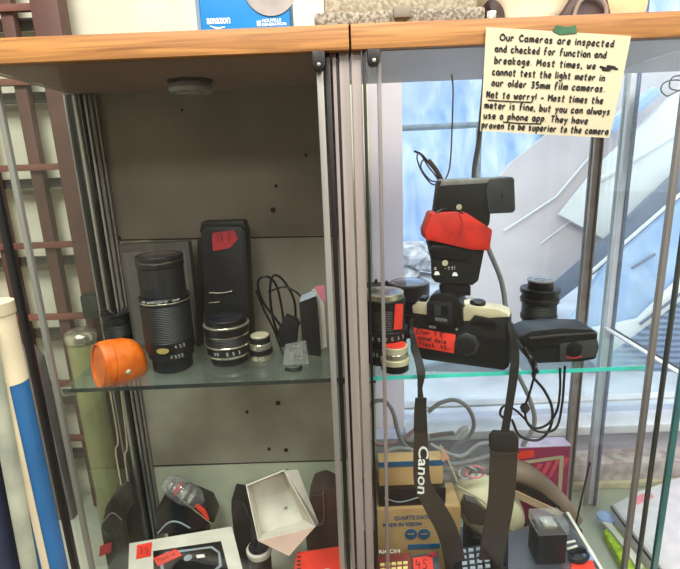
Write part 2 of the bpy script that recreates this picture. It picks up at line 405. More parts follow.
MB().box(((XL+XM)/2, YB, (zC+zs2)/2), (XM-XL-.004, .008, zs2-zC)).build('back_panel', mat('pale_green_panel', (204,206,184), .6, col2=(172,172,152), scale=5), dc)
yb = YB-.0045
for a, b in (((118,240),(338,236)), ((150,466),(345,460))):
    p, q = W(a[0], a[1], yb), W(b[0], b[1], yb)
    MB().tube([p, q], .0013, 5).build('panel_seam', 'hole', bp)
for px, py, r in ((247,412,.0035),(278,403,.005),(269,449,.0035),(286,450,.0045),(276,186,.003),(306,155,.003),(119,238,.004),(182,110,.002),(273,210,.005)):
    p = W(px, py, yb); MB().lathe([(r, -.001), (r, .001)], p, 14, Matrix.Rotation(PI/2, 4, 'X')).build('screw_hole', 'hole', bp)
p = Vector(((XL+XM)/2, .77, zC+.006)); MB().box(p, (XM-XL-.01, .26, .012)).build('base_panel', 'whitecard', dc)
# posts: slotted strips at the rear left corner
for px, py, w, m, dy in ((96,130,.006,'chrome',-.02),(90,130,.006,'black',-.015),(102,130,.004,'black',-.012),(106,130,.005,'chrome',-.01),(111,130,.006,'darkalu',-.008),(116,130,.0035,'darkalu',-.007),(86,130,.003,'alu',-.014)):
    post(px-15, py, YB+dy, w, .012, zC, zT).build('corner_post', m, dc)
post(17, 190, YS-.02, .007, .008, zC, zT).build('front_trim', 'alu', dc)   # silver front left trim
MB().box((XL, (YS+YB)/2-.005, (zC+zT)/2), (.004, YB-YS, zT-zC)).build('side_glass', 'sideglass', dc)
MB().box((XM-.006, (.66+YB)/2, (zC+zT)/2), (.005, YB-.66, zT-zC)).build('side_panel', 'board', dc)
post(6, 235, .635, .009, .009, zC, zT).build('door_gasket', 'black', dc)
post(327.5, 240, .645, .0085, .008, zC, zT).build('front_trim', 'alu', dc)
post(335, 240, .647, .0065, .01, zC, zT).build('door_gasket', 'black', dc)
post(341, 240, .648, .0045, .01, zC, zT).build('door_gasket', 'darkalu', dc)
post(344, 240, .65, .003, .01, zC, zT).build('door_gasket', 'black', dc)
post(350, 240, .646, .0125, .012, zC, zT).build('side_stile', 'stile', dc)
def shelf(x0, x1, t, edge):
    s_ = MB().box(((x0+x1)/2, (YS+YB-.02)/2, zS-.003), (x1-x0, YB-.02-YS, .006)).build('shelf', 'shelfglass', t)
    MB().box(((x0+x1)/2, YS-.0005, zS-.003), (x1-x0, .001, .0062)).build('shelf_edge', edge, s_)
    return s_
shelf(XL+.004, XM-.02, dc, 'darkedge')
def pin(x, y, t, m='chrome'):
    MB().lathe([(.0045,-.008),(.0045,.0),(.003,.002),(.003,.01)], (x, y, zS-.012), 14, Matrix.Rotation(PI/2, 4, 'Y')).build('shelf_pin', m, t)
pin(XL+.006, YS+.01, dc); pin(XM-.026, YS+.01, dc); pin(XL+.006, YB-.04, dc); pin(XM-.026, YB-.04, dc)
def door(px, pyc, x0, x1, t):
    d = MB().box(((x0+x1)/2, .642, (zC+zT)/2), (x1-x0, .004, zT-zC)).build('glass_door', 'glass', t)
    p = W(px, pyc+3, .638)
    cl = MB().prism([(p.x+math.cos(a)*.0075, .63, p.z+math.sin(a)*.0075) for a in [PI+k*PI/10 for k in range(11)]]+[(p.x+.0075, .63, zT), (p.x-.0075, .63, zT)], (0, .012, 0), .001).build('door_clip', 'black', d)
    MB().lathe([(.0022,0),(.0022,.001),(0,.0015)], (p.x, .6295, p.z-.001), 12, Matrix.Rotation(PI/2, 4, 'X')).build('clip_screw', 'silver', cl)
    return d
def rod(px, py, Y, t, m, w=.005):
    return post(px, py, Y, w, .006, zC, zT).build('door_edge', m, t)
door(319, 62, XL+.01, XM-.03, dc)
pl = W(188, 80, .79)
lt = thing('puck_light', 'round grey puck light under the wooden top of the left case', 'light', (pl.x, pl.y, zT))
MB().lathe([(.026,-.002),(.032,-.006),(.034,-.012),(.031,-.017),(0,-.018)], (pl.x, .8, zT), 40).build('lamp_body', 'puck', lt)
MB().lathe([(.034,0),(.034,-.002)], (pl.x, .8, zT), 40).build('mounting_ring', 'black', lt)
MB().lathe([(.022,0),(.02,-.003),(0,-.004)], (pl.x, .8, zT-.0175), 30).build('lens', 'clear', lt)
# right case
rc = thing('display_case', 'glass display case with wooden top and open window behind, right of the pair', 'display case', ((XM+XR)/2, .77, zC), group='wood-topped display cases')
top_board(XM+.0012, XR+.16, rc, 'boardlit')
MB().box(((XM+XR)/2, .77, zC+.006), (XR-XM-.01, .26, .012)).build('base_panel', 'greytray', rc)
MB().box(((XM+XR)/2, YB, (zC+zT)/2), (XR-XM, .004, zT-zC)).build('back_glass', 'sideglass', rc)
post(361, 240, .646, .0125, .012, zC, zT).build('side_stile', 'stile', rc)
post(368.5, 240, .642, .0035, .01, zC, zT).build('door_gasket', 'black', rc)
post(382, 240, .645, .005, .006, zC, zT).build('door_edge', 'darkalu', rc)
q = post(589.5, 235, YB-.012, .014, .012, zC, zT).build('corner_post', mat('taupe_aluminium', (176,164,162), .35, .2), rc)
post(594, 235, YB-.02, .003, .006, zC, zT).build('corner_post', 'darkalu', rc)
post(584, 235, YB-.02, .003, .006, zC, zT).build('corner_post', 'darkalu', rc)
shelf(XM+.012, XR-.001, rc, 'teal')
pin(XM+.016, YS+.01, rc, 'black'); pin(XR-.01, YS+.02, rc)
post(648, 380, YS-.03, .0075, .008, zC, zT).build('front_trim', 'darkalu', rc)
post(663, 380, .64, .005, .006, zC, zT).build('door_edge', 'darkedge', rc)
MB().box((XR+.004, (YS+YB)/2, (zC+zT)/2), (.004, YB-YS-.02, zT-zC)).build('side_glass', 'sideglass', rc)
d = door(373.5, 58, XM+.02, XR+.01, rc)
# neighbouring case at the right edge
XN = W(605, 328, .97).x
nc = thing('display_case', 'neighbouring glass case with pale rear post, cut off at the right edge', 'display case', (XN+.1, .8, zC))
post(617, 235, .975, .013, .012, zC, 2.2).build('corner_post', 'wframe', nc)
post(622.5, 235, .968, .006, .008, zC, 2.2).build('corner_post', mat('blue_grey_post', (92,104,134), .4), nc)
post(611, 235, .968, .004, .006, zC, 2.2).build('corner_post', 'greyedge', nc)
zn = W(605, 328, .97).z
MB().box((XN+.012, .80, zn), (.004, .34, .004)).build('side_rail', 'black', nc)
MB().box((XN+.002, .80, zn), (.010, .34, .003)).build('side_rail', 'wframe', nc)
MB().box((XN+.014, .80, (zC+zn)/2), (.004, .34, zn-zC)).build('side_glass', 'sideglass', nc)
post(677, 410, .655, .009, .006, zC, zT-.001).build('front_glass_edge', 'tealedge', nc)
# ================================================================= note
nt_ = thing('paper_note', 'cream handwritten note about camera testing taped to the wooden edge', 'note', W(545, 36, .628))
cn = {k: W(*v) for k, v in {'tl':(486,27,.6275),'tr':(631,36,.6285),'bl':(480,131,.622),'br':(609,138,.617)}.items()}
def NF(u, v, off=0):
    p = cn['tl'].lerp(cn['tr'], u).lerp(cn['bl'].lerp(cn['br'], u), v)
    p.y += .0015*math.sin(PI*v)*(-1) - off
    return p
b = bmesh.new(); NX = 12; grid = []
for layer in (0, .0004):
    grid.append([[b.verts.new(NF(i/NX, j/NX, layer)) for i in range(NX+1)] for j in range(NX+1)])
for g_ in grid:
    for j in range(NX):
        for i in range(NX): b.faces.new((g_[j][i], g_[j][i+1], g_[j+1][i+1], g_[j+1][i]))
for i in range(NX):
    for (j) in (0, NX):
        b.faces.new((grid[0][j][i], grid[0][j][i+1], grid[1][j][i+1], grid[1][j][i]))
        b.faces.new((grid[0][i][j], grid[0][i+1][j], grid[1][i+1][j], grid[1][i][j]))
mb = MB(); mb.b.free(); mb.b = b; mb.build('sheet', 'paper', nt_)
hw = MB(); nf = lambda u, v: NF(u, v, .0008)
LN = [("Our Cameras are inspected", .10, .90, .115), ("and checked for function and", .07, .86, .225), ("breakage. Most times, we", .07, .80, .335),
      ("cannot test the light meter in", .06, .88, .445), ("our older 35mm film cameras.", .06, .90, .55), ("Not to worry! - Most times the", .03, .90, .665),
      ("meter is fine, but you can always", .02, .97, .77), ("use a phone app. They have", .02, .82, .87), ("proven to be superior to the camera", .01, .99, .965)]
for tx, a, e, v in LN: write(hw, nf, tx, a, e, v, .038, .0009)
hw.tube([nf(.04,.692), nf(.2,.694), nf(.37,.69)], .0007, 5); hw.tube([nf(.17,.897), nf(.3,.902), nf(.46,.895)], .0007, 5)
hw.tube([nf(.82,.31), nf(.9,.335), nf(.84,.335), nf(.93,.31), nf(.87,.30), nf(.95,.325)], .0012, 5)
hw.build('handwriting', 'ink', nt_)
MB().prism([W(553,31,.6265), W(556,25,.6265), W(566,27,.6265), W(576,25,.6265), W(577,33,.6265), W(560,35,.6265)], (0,.001,0)).build('tape', 'greentape', nt_)
# ================================================================= things on the wooden tops
def pz(px, py, Y, z=None): return W(px, py, Y)
# blue box
x0, x1 = W(201, 20, .68).x, W(290, 20, .68).x
bx = thing('gadget_box', 'bright blue product box standing on the left wooden top', 'box', ((x0+x1)/2, .70, zT2))
xs = W(188, 20, .70).x
MB().prism([(x0,.68,zT2),(x1,.68,zT2),(x1,.75,zT2),(xs,.75,zT2)], (0,0,.115), .0008).build('carton', 'blue', bx)
MB().prism([(x0-.0004,.6799,zT2),(x0-.0012,.6812,zT2),(xs-.0010,.7495,zT2),(xs+.0004,.7505,zT2)], (0,0,.114)).build('side_panel', 'paleblue', bx)
yy = .6795
p = W(207, 24, yy); ww = W(231, 23, yy).x-p.x
text_part('amazon', 'printed_word', bx, 'white', p, (1,0,0), (0,0,1), .0135, bold=.02, squeeze=.72)
MB().ribbon([W(210,26,yy), W(217,28.2,yy), W(225,27,yy)], [.0008,.0022,.001], .0005, Vector((0,1,0))).build('printed_smile', 'white', bx)
text_part('NOUVELLE', 'printed_line', bx, 'white', W(262, 22, yy), (1,0,0), (0,0,1), .005, bold=.01)
text_part('GENERATION', 'printed_line', bx, 'white', W(262, 26, yy), (1,0,0), (0,0,1), .005, bold=.01)
MB().box(W(259, 23.5, yy), (.005, .0006, .006)).build('printed_mark', 'white', bx)
pc = W(270, -14, yy)
MB().lathe([(.034,0),(.034,.0008),(0,.0009)], pc, 40, Matrix.Rotation(PI/2, 4, 'X') @ Matrix.Scale(1.0, 4)).build('printed_speaker', mat('speaker_print', (150,144,140), .6), bx)
# speckled case
x0, x1 = W(314, 18, .636).x, W(487, 10, .636).x
sc = thing('padded_case', 'speckled grey flat padded case lying across the joint of the wooden tops', 'case', ((x0+x1)/2, .72, zT2))
MB().box(((x0+x1)/2, .74, zT2+.0085), (x1-x0, .20, .016), .005).build('base', 'felt', sc)
MB().box(((x0+x1)/2+.003, .745, zT2+.05), (x1-x0-.018, .19, .07), .008).build('lid', mat('light_speckled_felt', (172,162,140), .95, col2=(130,120,102), scale=240, bump=.6), sc)
p = W(402, 9, .636); MB().box((p.x, .638, zT2+.012), (.020, .008, .013), .002).build('latch', mat('grey_latch', (120,112,98), .6), sc)
# strap bundle
p = W(495, 10, .68)
st = thing('coiled_strap', 'dark coiled strap beside the speckled padded case', 'strap', (p.x, .70, zT2))
MB().ribbon([(p.x-.012,.70,zT2+.012),(p.x-.004,.69,zT2+.03),(p.x+.008,.69,zT2+.022),(p.x+.012,.70,zT2+.006),(p.x,.71,zT2+.005),(p.x-.01,.71,zT2+.02)], [.012], .003, Vector((0,1,0))).build('webbing', 'dkbrown', st)
MB().box((p.x-.004,.682,zT2+.012), (.012,.006,.018), .002).build('buckle', 'silver', st)
# cream bowl
p = W(528, 14, .72)
cb = thing('ceramic_bowl', 'wide cream bowl standing on the right wooden top', 'bowl', (p.x, .74, zT2))
MB().lathe([(.034,0),(.05,.006),(.062,.02),(.068,.05),(.065,.05),(.058,.022),(.03,.008),(0,.008)], (p.x,.74,zT2), 40).build('body', 'creamcer', cb)
MB().lathe([(.032,0),(.036,.004),(.033,.006)], (p.x,.74,zT2), 40).build('foot_ring', 'tan', cb)
# dark brown pouch
p = W(585, 10, .68)
lp = thing('leather_pouch', 'dark brown wedge-shaped leather pouch between the bowl and the tan bag', 'pouch', (p.x, .70, zT2))
MB().prism([(p.x-.038,.675,zT2),(p.x+.036,.675,zT2),(p.x+.026,.675,zT2+.028),(p.x+.006,.675,zT2+.05),(p.x-.012,.675,zT2+.04),(p.x-.024,.675,zT2+.022)], (0,.05,0), .004).build('body', 'dkbrown', lp)
MB().tube([(p.x-.018,.672,zT2+.006),(p.x-.012,.67,zT2+.024),(p.x+.004,.669,zT2+.032),(p.x+.02,.67,zT2+.02),(p.x+.024,.672,zT2+.005)], .0025, 6).build('piping', 'taupe', lp)
p = W(633, 8, .69)
tb = thing('rolled_bag', 'smooth tan leather bag next to the dark brown pouch', 'bag', (p.x, .73, zT2))
MB().lathe([(.0,-.035),(.024,-.034),(.032,-.02),(.034,0),(.032,.02),(.024,.034),(0,.035)], (p.x,.74,zT2+.034), 36, Matrix.Rotation(PI/2, 4, 'Y')).build('body', 'tan', tb)
MB().tube([(p.x-.02,.71,zT2+.05),(p.x,.70,zT2+.075),(p.x+.02,.71,zT2+.05)], .003, 6).build('handle', 'dkbrown', tb)
# ================================================================= lenses
def lathe_px(name, label, px, pyb, zb, prof, cat='lens', group=None, parts=None, tilt=None):
    """profile in photo pixels (half width, height), standing on height zb; pyb = lowest front rim"""
    f = Z(px, pyb, zb); s = S(f); r0 = prof[0][0]*s
    c = Vector((f.x*(1+r0/f.y), f.y+r0*.95, zb)); s = S(c)*.91; k = 1.04
    t = thing(name, label, cat, c, group=group)
    return t, c, s, k
GL = 'camera lenses on the glass shelves'
def ring(t, c, s, r, h0, h1, m, name, bev=.6, n=48):
    k = 1.04*s
    return MB().lathe([((r-bev)*s, h0*k), (r*s, (h0+bev)*k), (r*s, (h1-bev)*k), ((r-bev)*s, h1*k)], c, n).build(name, m, t)
def front_glass(t, c, s, r, h):
    k = 1.04*s
    return MB().lathe([(r*s, h*k), (r*.8*s, (h+1.0)*k), (0, (h+1.8)*k)], c, 40).build('front_element', 'lensglass', t)
# zoom lens
t, c, s, k = lathe_px('zoom_lens', 'tall black zoom lens standing on end beside the orange leather case', 175, 374, zS, [(21,0)], group=GL)
ring(t,c,s,21,0,14,'black','mount_barrel'); ring(t,c,s,23.5,14,22,'matteblack','aperture_ring')
ring(t,c,s,25.5,22,34,'black','scale_barrel')
ring(t,c,s,25.5,34,72,'rubber','zoom_grip'); ring(t,c,s,26,72,79,'black','focus_barrel'); ring(t,c,s,26.2,73.5,75,'silver','chrome_band',.3)
ring(t,c,s,23,79,109,'matteblack','front_barrel'); ring(t,c,s,24,109,114,'black','filter_ring'); ring(t,c,s,23,114,115.2,'silver','rim',.4); ring(t,c,s,24,115.2,120,'black','front_rim')
front_glass(t,c,s,20.5,119.5)
def on_cyl(c, s, r, ang, h): return Vector((c.x+math.sin(ang)*r*s, c.y-math.cos(ang)*r*s, c.z+h*1.04*s))
def cyl_text(tx, t, c, s, r, a0, a1, h, size, m='white', name='engraving'):
    mb = MB(); st_, L = strokes(tx)
    for q in st_:
        mb.tube([on_cyl(c, s, r+.25, a0+(a1-a0)*x/L, h+y*size) for x, y in q], .00022, 4, sub=2)
    return mb.build(name, m, t)
cyl_text('as peNtax-m zoom', t, c, s, 26, -.6, .95, 76.4, 1.5)
mb = MB(); pp = [on_cyl(c, s, 26.4, .02+.25*math.cos(a), 27+3*math.sin(a)) for a in [2*PI*i/20 for i in range(20)]]
mb.prism(pp, (0,-.0004,0)).build('gold_badge', mat('gold_badge', (206,188,110), .3, .5), t)
cyl_text('4 5.5', t, c, s, 26, .5, .95, 28, 2.0); cyl_text('F555', t, c, s, 23.5, .3, .9, 17, 2.0)
# short wide lens
t, c, s, k = lathe_px('short_lens', 'short black lens with silver rings in front of the tall black case', 231, 367, zS, [(20,0)], group=GL)
for r, a, b_, m, n in ((20,0,8,'black','mount_barrel'),(22.5,8,11,'silver','chrome_ring'),(23,11,19,'matteblack','aperture_ring'),(24,19,21,'silver','chrome_ring'),(23.5,21,30,'rubber','focus_grip'),(23,30,32,'silver','chrome_ring'),(24,32,40,'black','focus_barrel'),(24.5,40,42,'silver','chrome_ring'),(22,42,48,'black','front_rim')): ring(t,c,s,r,a,b_,m,n,.4)
front_glass(t,c,s,19,47.5)
cyl_text('35 15 5 3', t, c, s, 23.2, -.5, .8, 13, 2.2)
# silver adapter ring
t, c, s, k = lathe_px('lens_adapter', 'small silver and black ring beside the short black lens', 262, 362, zS, [(12,0)], cat='lens adapter', group='small silver rings on the shelves')
for r, a, b_, m, n in ((12,0,6,'silver','base_ring'),(13,6,12,'black','grip_ring'),(12.5,12,18,'silver','middle_ring'),(11,18,24,'matteblack','inner_ring'),(10,24,26,'gold','top_ring')): ring(t,c,s,r,a,b_,m,n,.4)
# dim lens behind the leather case
t, c, s, k = lathe_px('short_lens', 'small black lens half hidden behind the orange leather case', 124, 350, zS, [(14,0)], group=GL)
for r, a, b_, m, n in ((15,0,14,'black','mount_barrel'),(17,14,26,'rubber','focus_grip'),(16,26,34,'matteblack','front_barrel'),(17,34,38,'black','front_rim')): ring(t,c,s,r,a,b_,m,n,.4)
front_glass(t,c,s,14,38)
# big lens, right case
t, c, s, k = lathe_px('portrait_lens', 'thick black lens with a silver rim and red sticker behind the door edge', 384, 366, zS, [(19,0)], group=GL)
for r, a, b_, m, n in ((21,0,9,'black','mount_barrel'),(25,9,19,'matteblack','aperture_ring'),(24,19,24,'black','scale_ring'),(26,24,37,'black','depth_ring'),(22.5,37,60,'rubber','focus_grip'),(23.5,60,68,'black','front_barrel'),(22,68,74,'silver','filter_rim')): ring(t,c,s,r,a,b_,m,n,.5)
front_glass(t,c,s,19,73.5)
mb = MB(); pts = [on_cyl(c, s, 24.2, a, h) for a, h in ((.35,40),(.85,38),(.95,64),(.45,66))]; mb.prism(pts, (0,-.0006,0)).build('price_sticker', 'red', t)
cyl_text('3 5 7 5 3 5', t, c, s, 26, -.6, .9, 29, 2.2); cyl_text('55 5 4 3.5', t, c, s, 25, -.6, .9, 12, 2.2)
# silver ring in front
t, c, s, k = lathe_px('lens_adapter', 'small gold-silver ring with a red top in front of the thick black lens', 395, 374, zS, [(13,0)], cat='lens adapter', group='small silver rings on the shelves')
for r, a, b_, m, n in ((15,0,8,'black','base_ring'),(16,8,14,'gold','middle_ring'),(14,14,20,'silver','knurled_ring'),(14,20,27,'gold','top_ring')): ring(t,c,s,r,a,b_,m,n,.5)
ring(t,c,s,12,26,28,'red','red_sticker_or_reflection',.3)
# two lenses behind
t, c, s, k = lathe_px('short_lens', 'black lens with a scalloped rim behind the silver-rimmed lens', 375, 336, zS, [(14,0)], group=GL)
for r, a, b_, m, n in ((14,0,20,'black','mount_barrel'),(16,20,40,'rubber','focus_grip'),(17,40,50,'black','front_barrel')): ring(t,c,s,r,a,b_,m,n,.4)
sk = MB()
for i in range(14):
    a = 2*PI*i/14; sk.box((c.x+math.cos(a)*16*s, c.y+math.sin(a)*16*s, c.z+51*s*1.04), (3*s,3*s,4*s), .3*s)
sk.build('scalloped_rim', 'black', t)
t, c, s, k = lathe_px('wide_lens', 'dark lens with a pale rim between the silver-rimmed lens and the camera', 409, 338, zS, [(16,0)], group=GL)
for r, a, b_, m, n in ((18,0,14,'black','mount_barrel'),(21,14,26,'black','aperture_ring'),(20,26,40,'matteblack','focus_barrel'),(22,40,54,mat('plum_black', (58,50,58), .35),'front_barrel'),(20.5,54,55.5,'darkalu','rim')): ring(t,c,s,r,a,b_,m,n,.5)
front_glass(t,c,s,18.5,55)
t, c, s, k = lathe_px('flared_lens', 'black lens with a flared middle behind the black compact camera', 537, 334, zS, [(16,0)], group=GL)
for r, a, b_, m, n in ((17,0,12,'matteblack','mount_barrel'),(19,12,17,'black','aperture_ring'),(18,17,30,'rubber','focus_grip'),(20,30,35,'black','focus_barrel'),(18.5,35,40,'matteblack','scale_ring'),(20.5,40,45,'black','flare_ring'),(13,45,52,'black','rear_barrel'),(14,52,54,'alu','rim')): ring(t,c,s,r,a,b_,m,n,.5)
front_glass(t,c,s,11,53.5)
# ================================================================= other left-shelf things
# orange leather case: strip bent into a cup, with a flap and a stud
f = Z(112, 383, zS); s = S(f)
lc = thing('lens_case', 'orange leather case open at one end at the left of the glass shelf', 'case', f)
ax = Vector((-.66, -.74, .10)).normalized(); up = Vector((0,0,1)); up = (up-ax*up.dot(ax)).normalized(); sd = ax.cross(up)
base = W(115, 361, f.y+.026)
def loop(tpos, ru, rs, tw=0, n=36, off=Vector((0,0,0))):
    return [base+ax*tpos+off+up*(ru*math.sin(2*PI*i/n))+sd*(rs*math.cos(2*PI*i/n)) for i in range(n)]
def shell(loops_out, loops_in, capend=True):
    t = bmesh.new(); A = [[t.verts.new(p) for p in l] for l in loops_out]; B = [[t.verts.new(p) for p in l] for l in loops_in]
    n = len(A[0])
    for X in (A, B):
        for a, b in zip(X, X[1:]):
            for k in range(n): t.faces.new((a[k], a[(k+1)%n], b[(k+1)%n], b[k]))
    for k in range(n): t.faces.new((A[0][k], A[0][(k+1)%n], B[0][(k+1)%n], B[0][k]))
    t.faces.new(A[-1]); t.faces.new(B[-1]); return t
lo = [(.026,23,16),(.020,24,17),(.004,24,18),(-.014,23.5,18.5),(-.030,21.5,18),(-.041,17.5,15),(-.046,11,10)]
tb_ = shell([loop(a, b*s, c_*s, off=-up*(25-b)*s*.7) for a, b, c_ in lo], [loop(a+(.0 if i == 0 else .003), (b-1.8)*s, (c_-1.8)*s, off=-up*(25-b)*s*.7) for i, (a, b, c_) in enumerate(lo)])
mb = MB(); mb.b.free(); mb.b = tb_; mb.build('body', 'leather', lc)
MB().prism(loop(.023, 21.6*s, 14.8*s, off=-up*1.4*s), ax*.0015).build('end_disc', 'leather_disc', lc)
mb = MB().tube(loop(.026, 22.4*s, 15.5*s, off=-up*1.4*s)+[loop(.026, 22.4*s, 15.5*s, off=-up*1.4*s)[0]], .0016, 6, smooth=False); mb.build('rim_piping', 'leather_in', lc)
# flap wraps the lower front
fl = []
for i in range(14):
    q = i/13; a = math.radians(200+q*125)
    fl.append(base+ax*(.004-.010*q)+up*(24.4*s*math.sin(a))+sd*(20*s*math.cos(a)))
ang0, ang1 = math.radians(60), math.radians(-75)
# camera-facing side of the case
side_sign = 1 if sd.y < 0 else -1
flp = []
for i in range(14):
    q = i/13; a = ang0+(ang1-ang0)*q
    flp.append(base+ax*(-.004)+up*(24.0*s*math.sin(a)-1.2*s)+sd*(side_sign*18.8*s*math.cos(a)))
t_ = bmesh.new(); rows = []
for i, p in enumerate(flp):
    wd = .013*(1-.25*(i/13)**3); nn = (p-base-ax*(-.002)).normalized()
    rows.append([t_.verts.new(p+ax*wd), t_.verts.new(p-ax*wd), t_.verts.new(p-ax*wd+nn*.002), t_.verts.new(p+ax*wd+nn*.002)])
for a, b in zip(rows, rows[1:]):
    for k in range(4): t_.faces.new((a[k], a[(k+1)%4], b[(k+1)%4], b[k]))
t_.faces.new(rows[0]); t_.faces.new(rows[-1]); mb = MB(); mb.b.free(); mb.b = t_; fo = mb.build('flap', 'leather', lc)
a = math.radians(-14); pst = base+ax*(-.006)+up*(25*s*math.sin(a)-1.2*s)+sd*(side_sign*20.6*s*math.cos(a))
MB().lathe([(.0045,0),(.0045,.001),(.0028,.003),(0,.0035)], pst, 20, (Vector((0,0,1)).rotation_difference((pst-base-ax*(-.006)).normalized())).to_matrix().to_4x4()).build('snap_stud', 'gold', fo)
# grey card box behind the zoom lens
x0, x1 = W(130, 320, .85).x, W(197, 320, .85).x; zt = W(165, 243, .85).z
gb = thing('display_carton', 'dark grey flat carton standing behind the tall zoom lens', 'box', ((x0+x1)/2, .86, zS))
MB().box(((x0+x1)/2, .862, (zS+zt)/2), (x1-x0, .022, zt-zS), .001).build('carton', mat('grey_card', (78,73,69), .6, scale=10), gb)
MB().box(((x0+x1)/2, .8505, (zS+zt)/2-.004), (x1-x0-.012, .0012, zt-zS-.02)).build('front_panel', mat('mid_grey_card', (98,91,86), .6, scale=10), gb)
# tall black case with red sticker
q0 = Z(228, 350, zS); Yc = q0.y
tc_ = thing('flash_case', 'tall black soft case with a dark red sticker near its top', 'case', Vector((q0.x, Yc+.02, zS)))
pl_ = [W(205,348,Yc), W(252,345,Yc), W(246,232,Yc), W(241,226,Yc), W(206,226,Yc), W(200,232,Yc)]
for p in pl_[:2]: p.z = zS
MB().prism(pl_, (0,.045,0), .006).build('body', 'matteblack', tc_)
MB().prism([W(199,233,Yc+.004), W(201,222,Yc+.004), W(243,221,Yc+.004), W(247,232,Yc+.004)], (0,.038,0), .003).build('lid', 'black', tc_)
lp_ = [W(196,345,Yc+.02), W(201,345,Yc+.02), W(203,240,Yc+.02), W(197,240,Yc+.02)]
for p in lp_[:2]: p.z = zS
MB().prism(lp_, (0,.02,0), .002).build('side_pocket', 'black', tc_)
stk = MB().prism([W(212,236,Yc-.001), W(213,251,Yc-.001), W(230,248,Yc-.001), W(238,239,Yc-.001), W(234,230,Yc-.001), W(213,233,Yc-.001)], (0,.001,0)).build('sticker', 'dimred', tc_)
mb = MB()
write(mb, lambda u, v: W(215+u*17, 233+v*14, Yc-.0015), '35 7', .05, .95, .6, .35, .0004); mb.build('sticker_writing', 'ink', stk)
MB().tube([W(209,293,Yc-.002), W(222,293,Yc-.002), W(232,291,Yc-.002)], .0012, 6).build('zip', 'silver', tc_)  # thin silver line across the case front
MB().tube([W(209,303,Yc-.002), W(220,302,Yc-.002)], .0009, 6).build('zip', 'silver', tc_)
# cable bundle with charger
Yb = .80
cbn = thing('charger', 'black charger block with looped cable leaning right of the silver ring', 'charger', Z(290, 360, zS))
cpts = [(300,322),(290,335),(275,318),(262,300),(258,282),(266,276),(276,285),(282,310),(286,345)]
MB().tube([W(x, y, Yb+.01*math.sin(i)) for i, (x, y) in enumerate(cpts)], .0022, 8).build('cable', 'black', cbn)
cpts = [(296,325),(294,300),(283,280),(273,276),(270,292),(273,318),(281,340),(292,352)]
MB().tube([W(x, y, Yb+.015+.008*math.cos(i)) for i, (x, y) in enumerate(cpts)], .0022, 8).build('cable', 'black', cbn)
MB().tube([W(x, y, Yb+.02) for x, y in ((256,290),(264,310),(274,330),(282,352),(284,358))], .0020, 8).build('cable', 'black', cbn)
MB().tube([W(x, y, Yb+.012) for x, y in ((268,292),(284,287),(296,292),(304,300))], .0018, 8).build('cable', 'black', cbn)
pl_ = [W(280,347,Yb), W(296,351,Yb), W(299,322,Yb), W(286,316,Yb), W(278,330,Yb)]
MB().prism(pl_, (0,.02,0), .003).build('block', 'matteblack', cbn)
# clear bag with clips
pb_ = Z(296, 366, zS)
bg = thing('plastic_bag', 'small clear plastic bag of metal bits below the charger block', 'bag', pb_)
MB().prism([Vector((pb_.x-.022, pb_.y, zS+.001)), Vector((pb_.x+.022, pb_.y, zS+.001)), Vector((pb_.x+.018, pb_.y+.01, zS+.035)), Vector((pb_.x-.018, pb_.y+.008, zS+.030))], (0,.012,.002), .003).build('bag', 'clear', bg)
MB().box((pb_.x+.006, pb_.y+.008, zS+.014), (.012,.004,.010), .001).build('metal_bit', 'silver', bg)
MB().box((pb_.x-.006, pb_.y+.008, zS+.012), (.006,.004,.018), .001).build('metal_bit', 'alu', bg)
pc_ = Z(293, 372, zS)
cl_ = thing('cable_clip', 'small black wire clip lying at the front of the left glass shelf', 'clip', pc_)
MB().tube([Vector((pc_.x-.012, pc_.y+.006, zS+.003)), Vector((pc_.x-.002, pc_.y, zS+.003)), Vector((pc_.x+.010, pc_.y+.004, zS+.003)), Vector((pc_.x+.012, pc_.y+.012, zS+.003))], .0028, 8).build('wire', 'black', cl_)
# slabs at right of the shelf
def slab(name, label, poly, Y, dep, m, cat, zb=zS, bev=.0015, grp=None):
    pts = [W(x, y, Y) for x, y in poly]
    c = sum(pts, Vector())/len(pts); t = thing(name, label, cat, Vector((c.x, Y+dep/2, min(p.z for p in pts))), group=grp)
    return t, pts
t, pts = slab('battery_pack', '', [(303,354),(321,357),(316,297),(299,303)], .775, .016, 'black', 'battery pack')
t['label'] = 'black slim battery pack leaning left of the white booklet'
MB().prism(pts, (0,.016,0), .002).build('body', 'matteblack', t)
MB().prism([W(300,302,.774), W(316,296,.774), W(315,291,.79), W(301,297,.79)], (0,.002,.002)).build('top_cap', 'greykey', t)
t, pts = slab('booklet', '', [(319,350),(327,347),(323,288),(312,290)], .80, .006, 'white', 'booklet')
t['label'] = 'white booklet with a pink tag standing next to the black battery pack'
MB().prism(pts, (0,.006,0), .0008).build('pages', 'whitecard', t)
MB().prism([W(314,287,.798), W(324,285,.798), W(326,302,.798), W(322,300,.798)], (0,.001,0)).build('pink_tag', 'pinktag', t)
# dark green bracket near brown post
pgb = W(95, 304, 1.0)
gb_ = tag(MB().box((pgb.x, 1.0, pgb.z), (.034, .05, .05), .004).build('junction_box', 'greendk'), 'small dark green box fixed to the brown post of the steel grid', 'box')
# olive canister
pc_ = W(80, 332, .97)
cn_ = thing('tall_canister', 'tall olive canister with a silver lid beside the left glass wall', 'canister', (pc_.x, .97, zC))
hz = pc_.z-zC
MB().lathe([(.026,0),(.029,.006),(.029,hz-.03),(.027,hz-.018)], (pc_.x,.97,zC), 40).build('body', 'olive', cn_)
MB().lathe([(.031,hz-.02),(.032,hz-.016),(.032,hz-.006),(.029,hz),(.02,hz+.006),(0,hz+.008)], (pc_.x,.97,zC), 40).build('lid', 'silver', cn_)
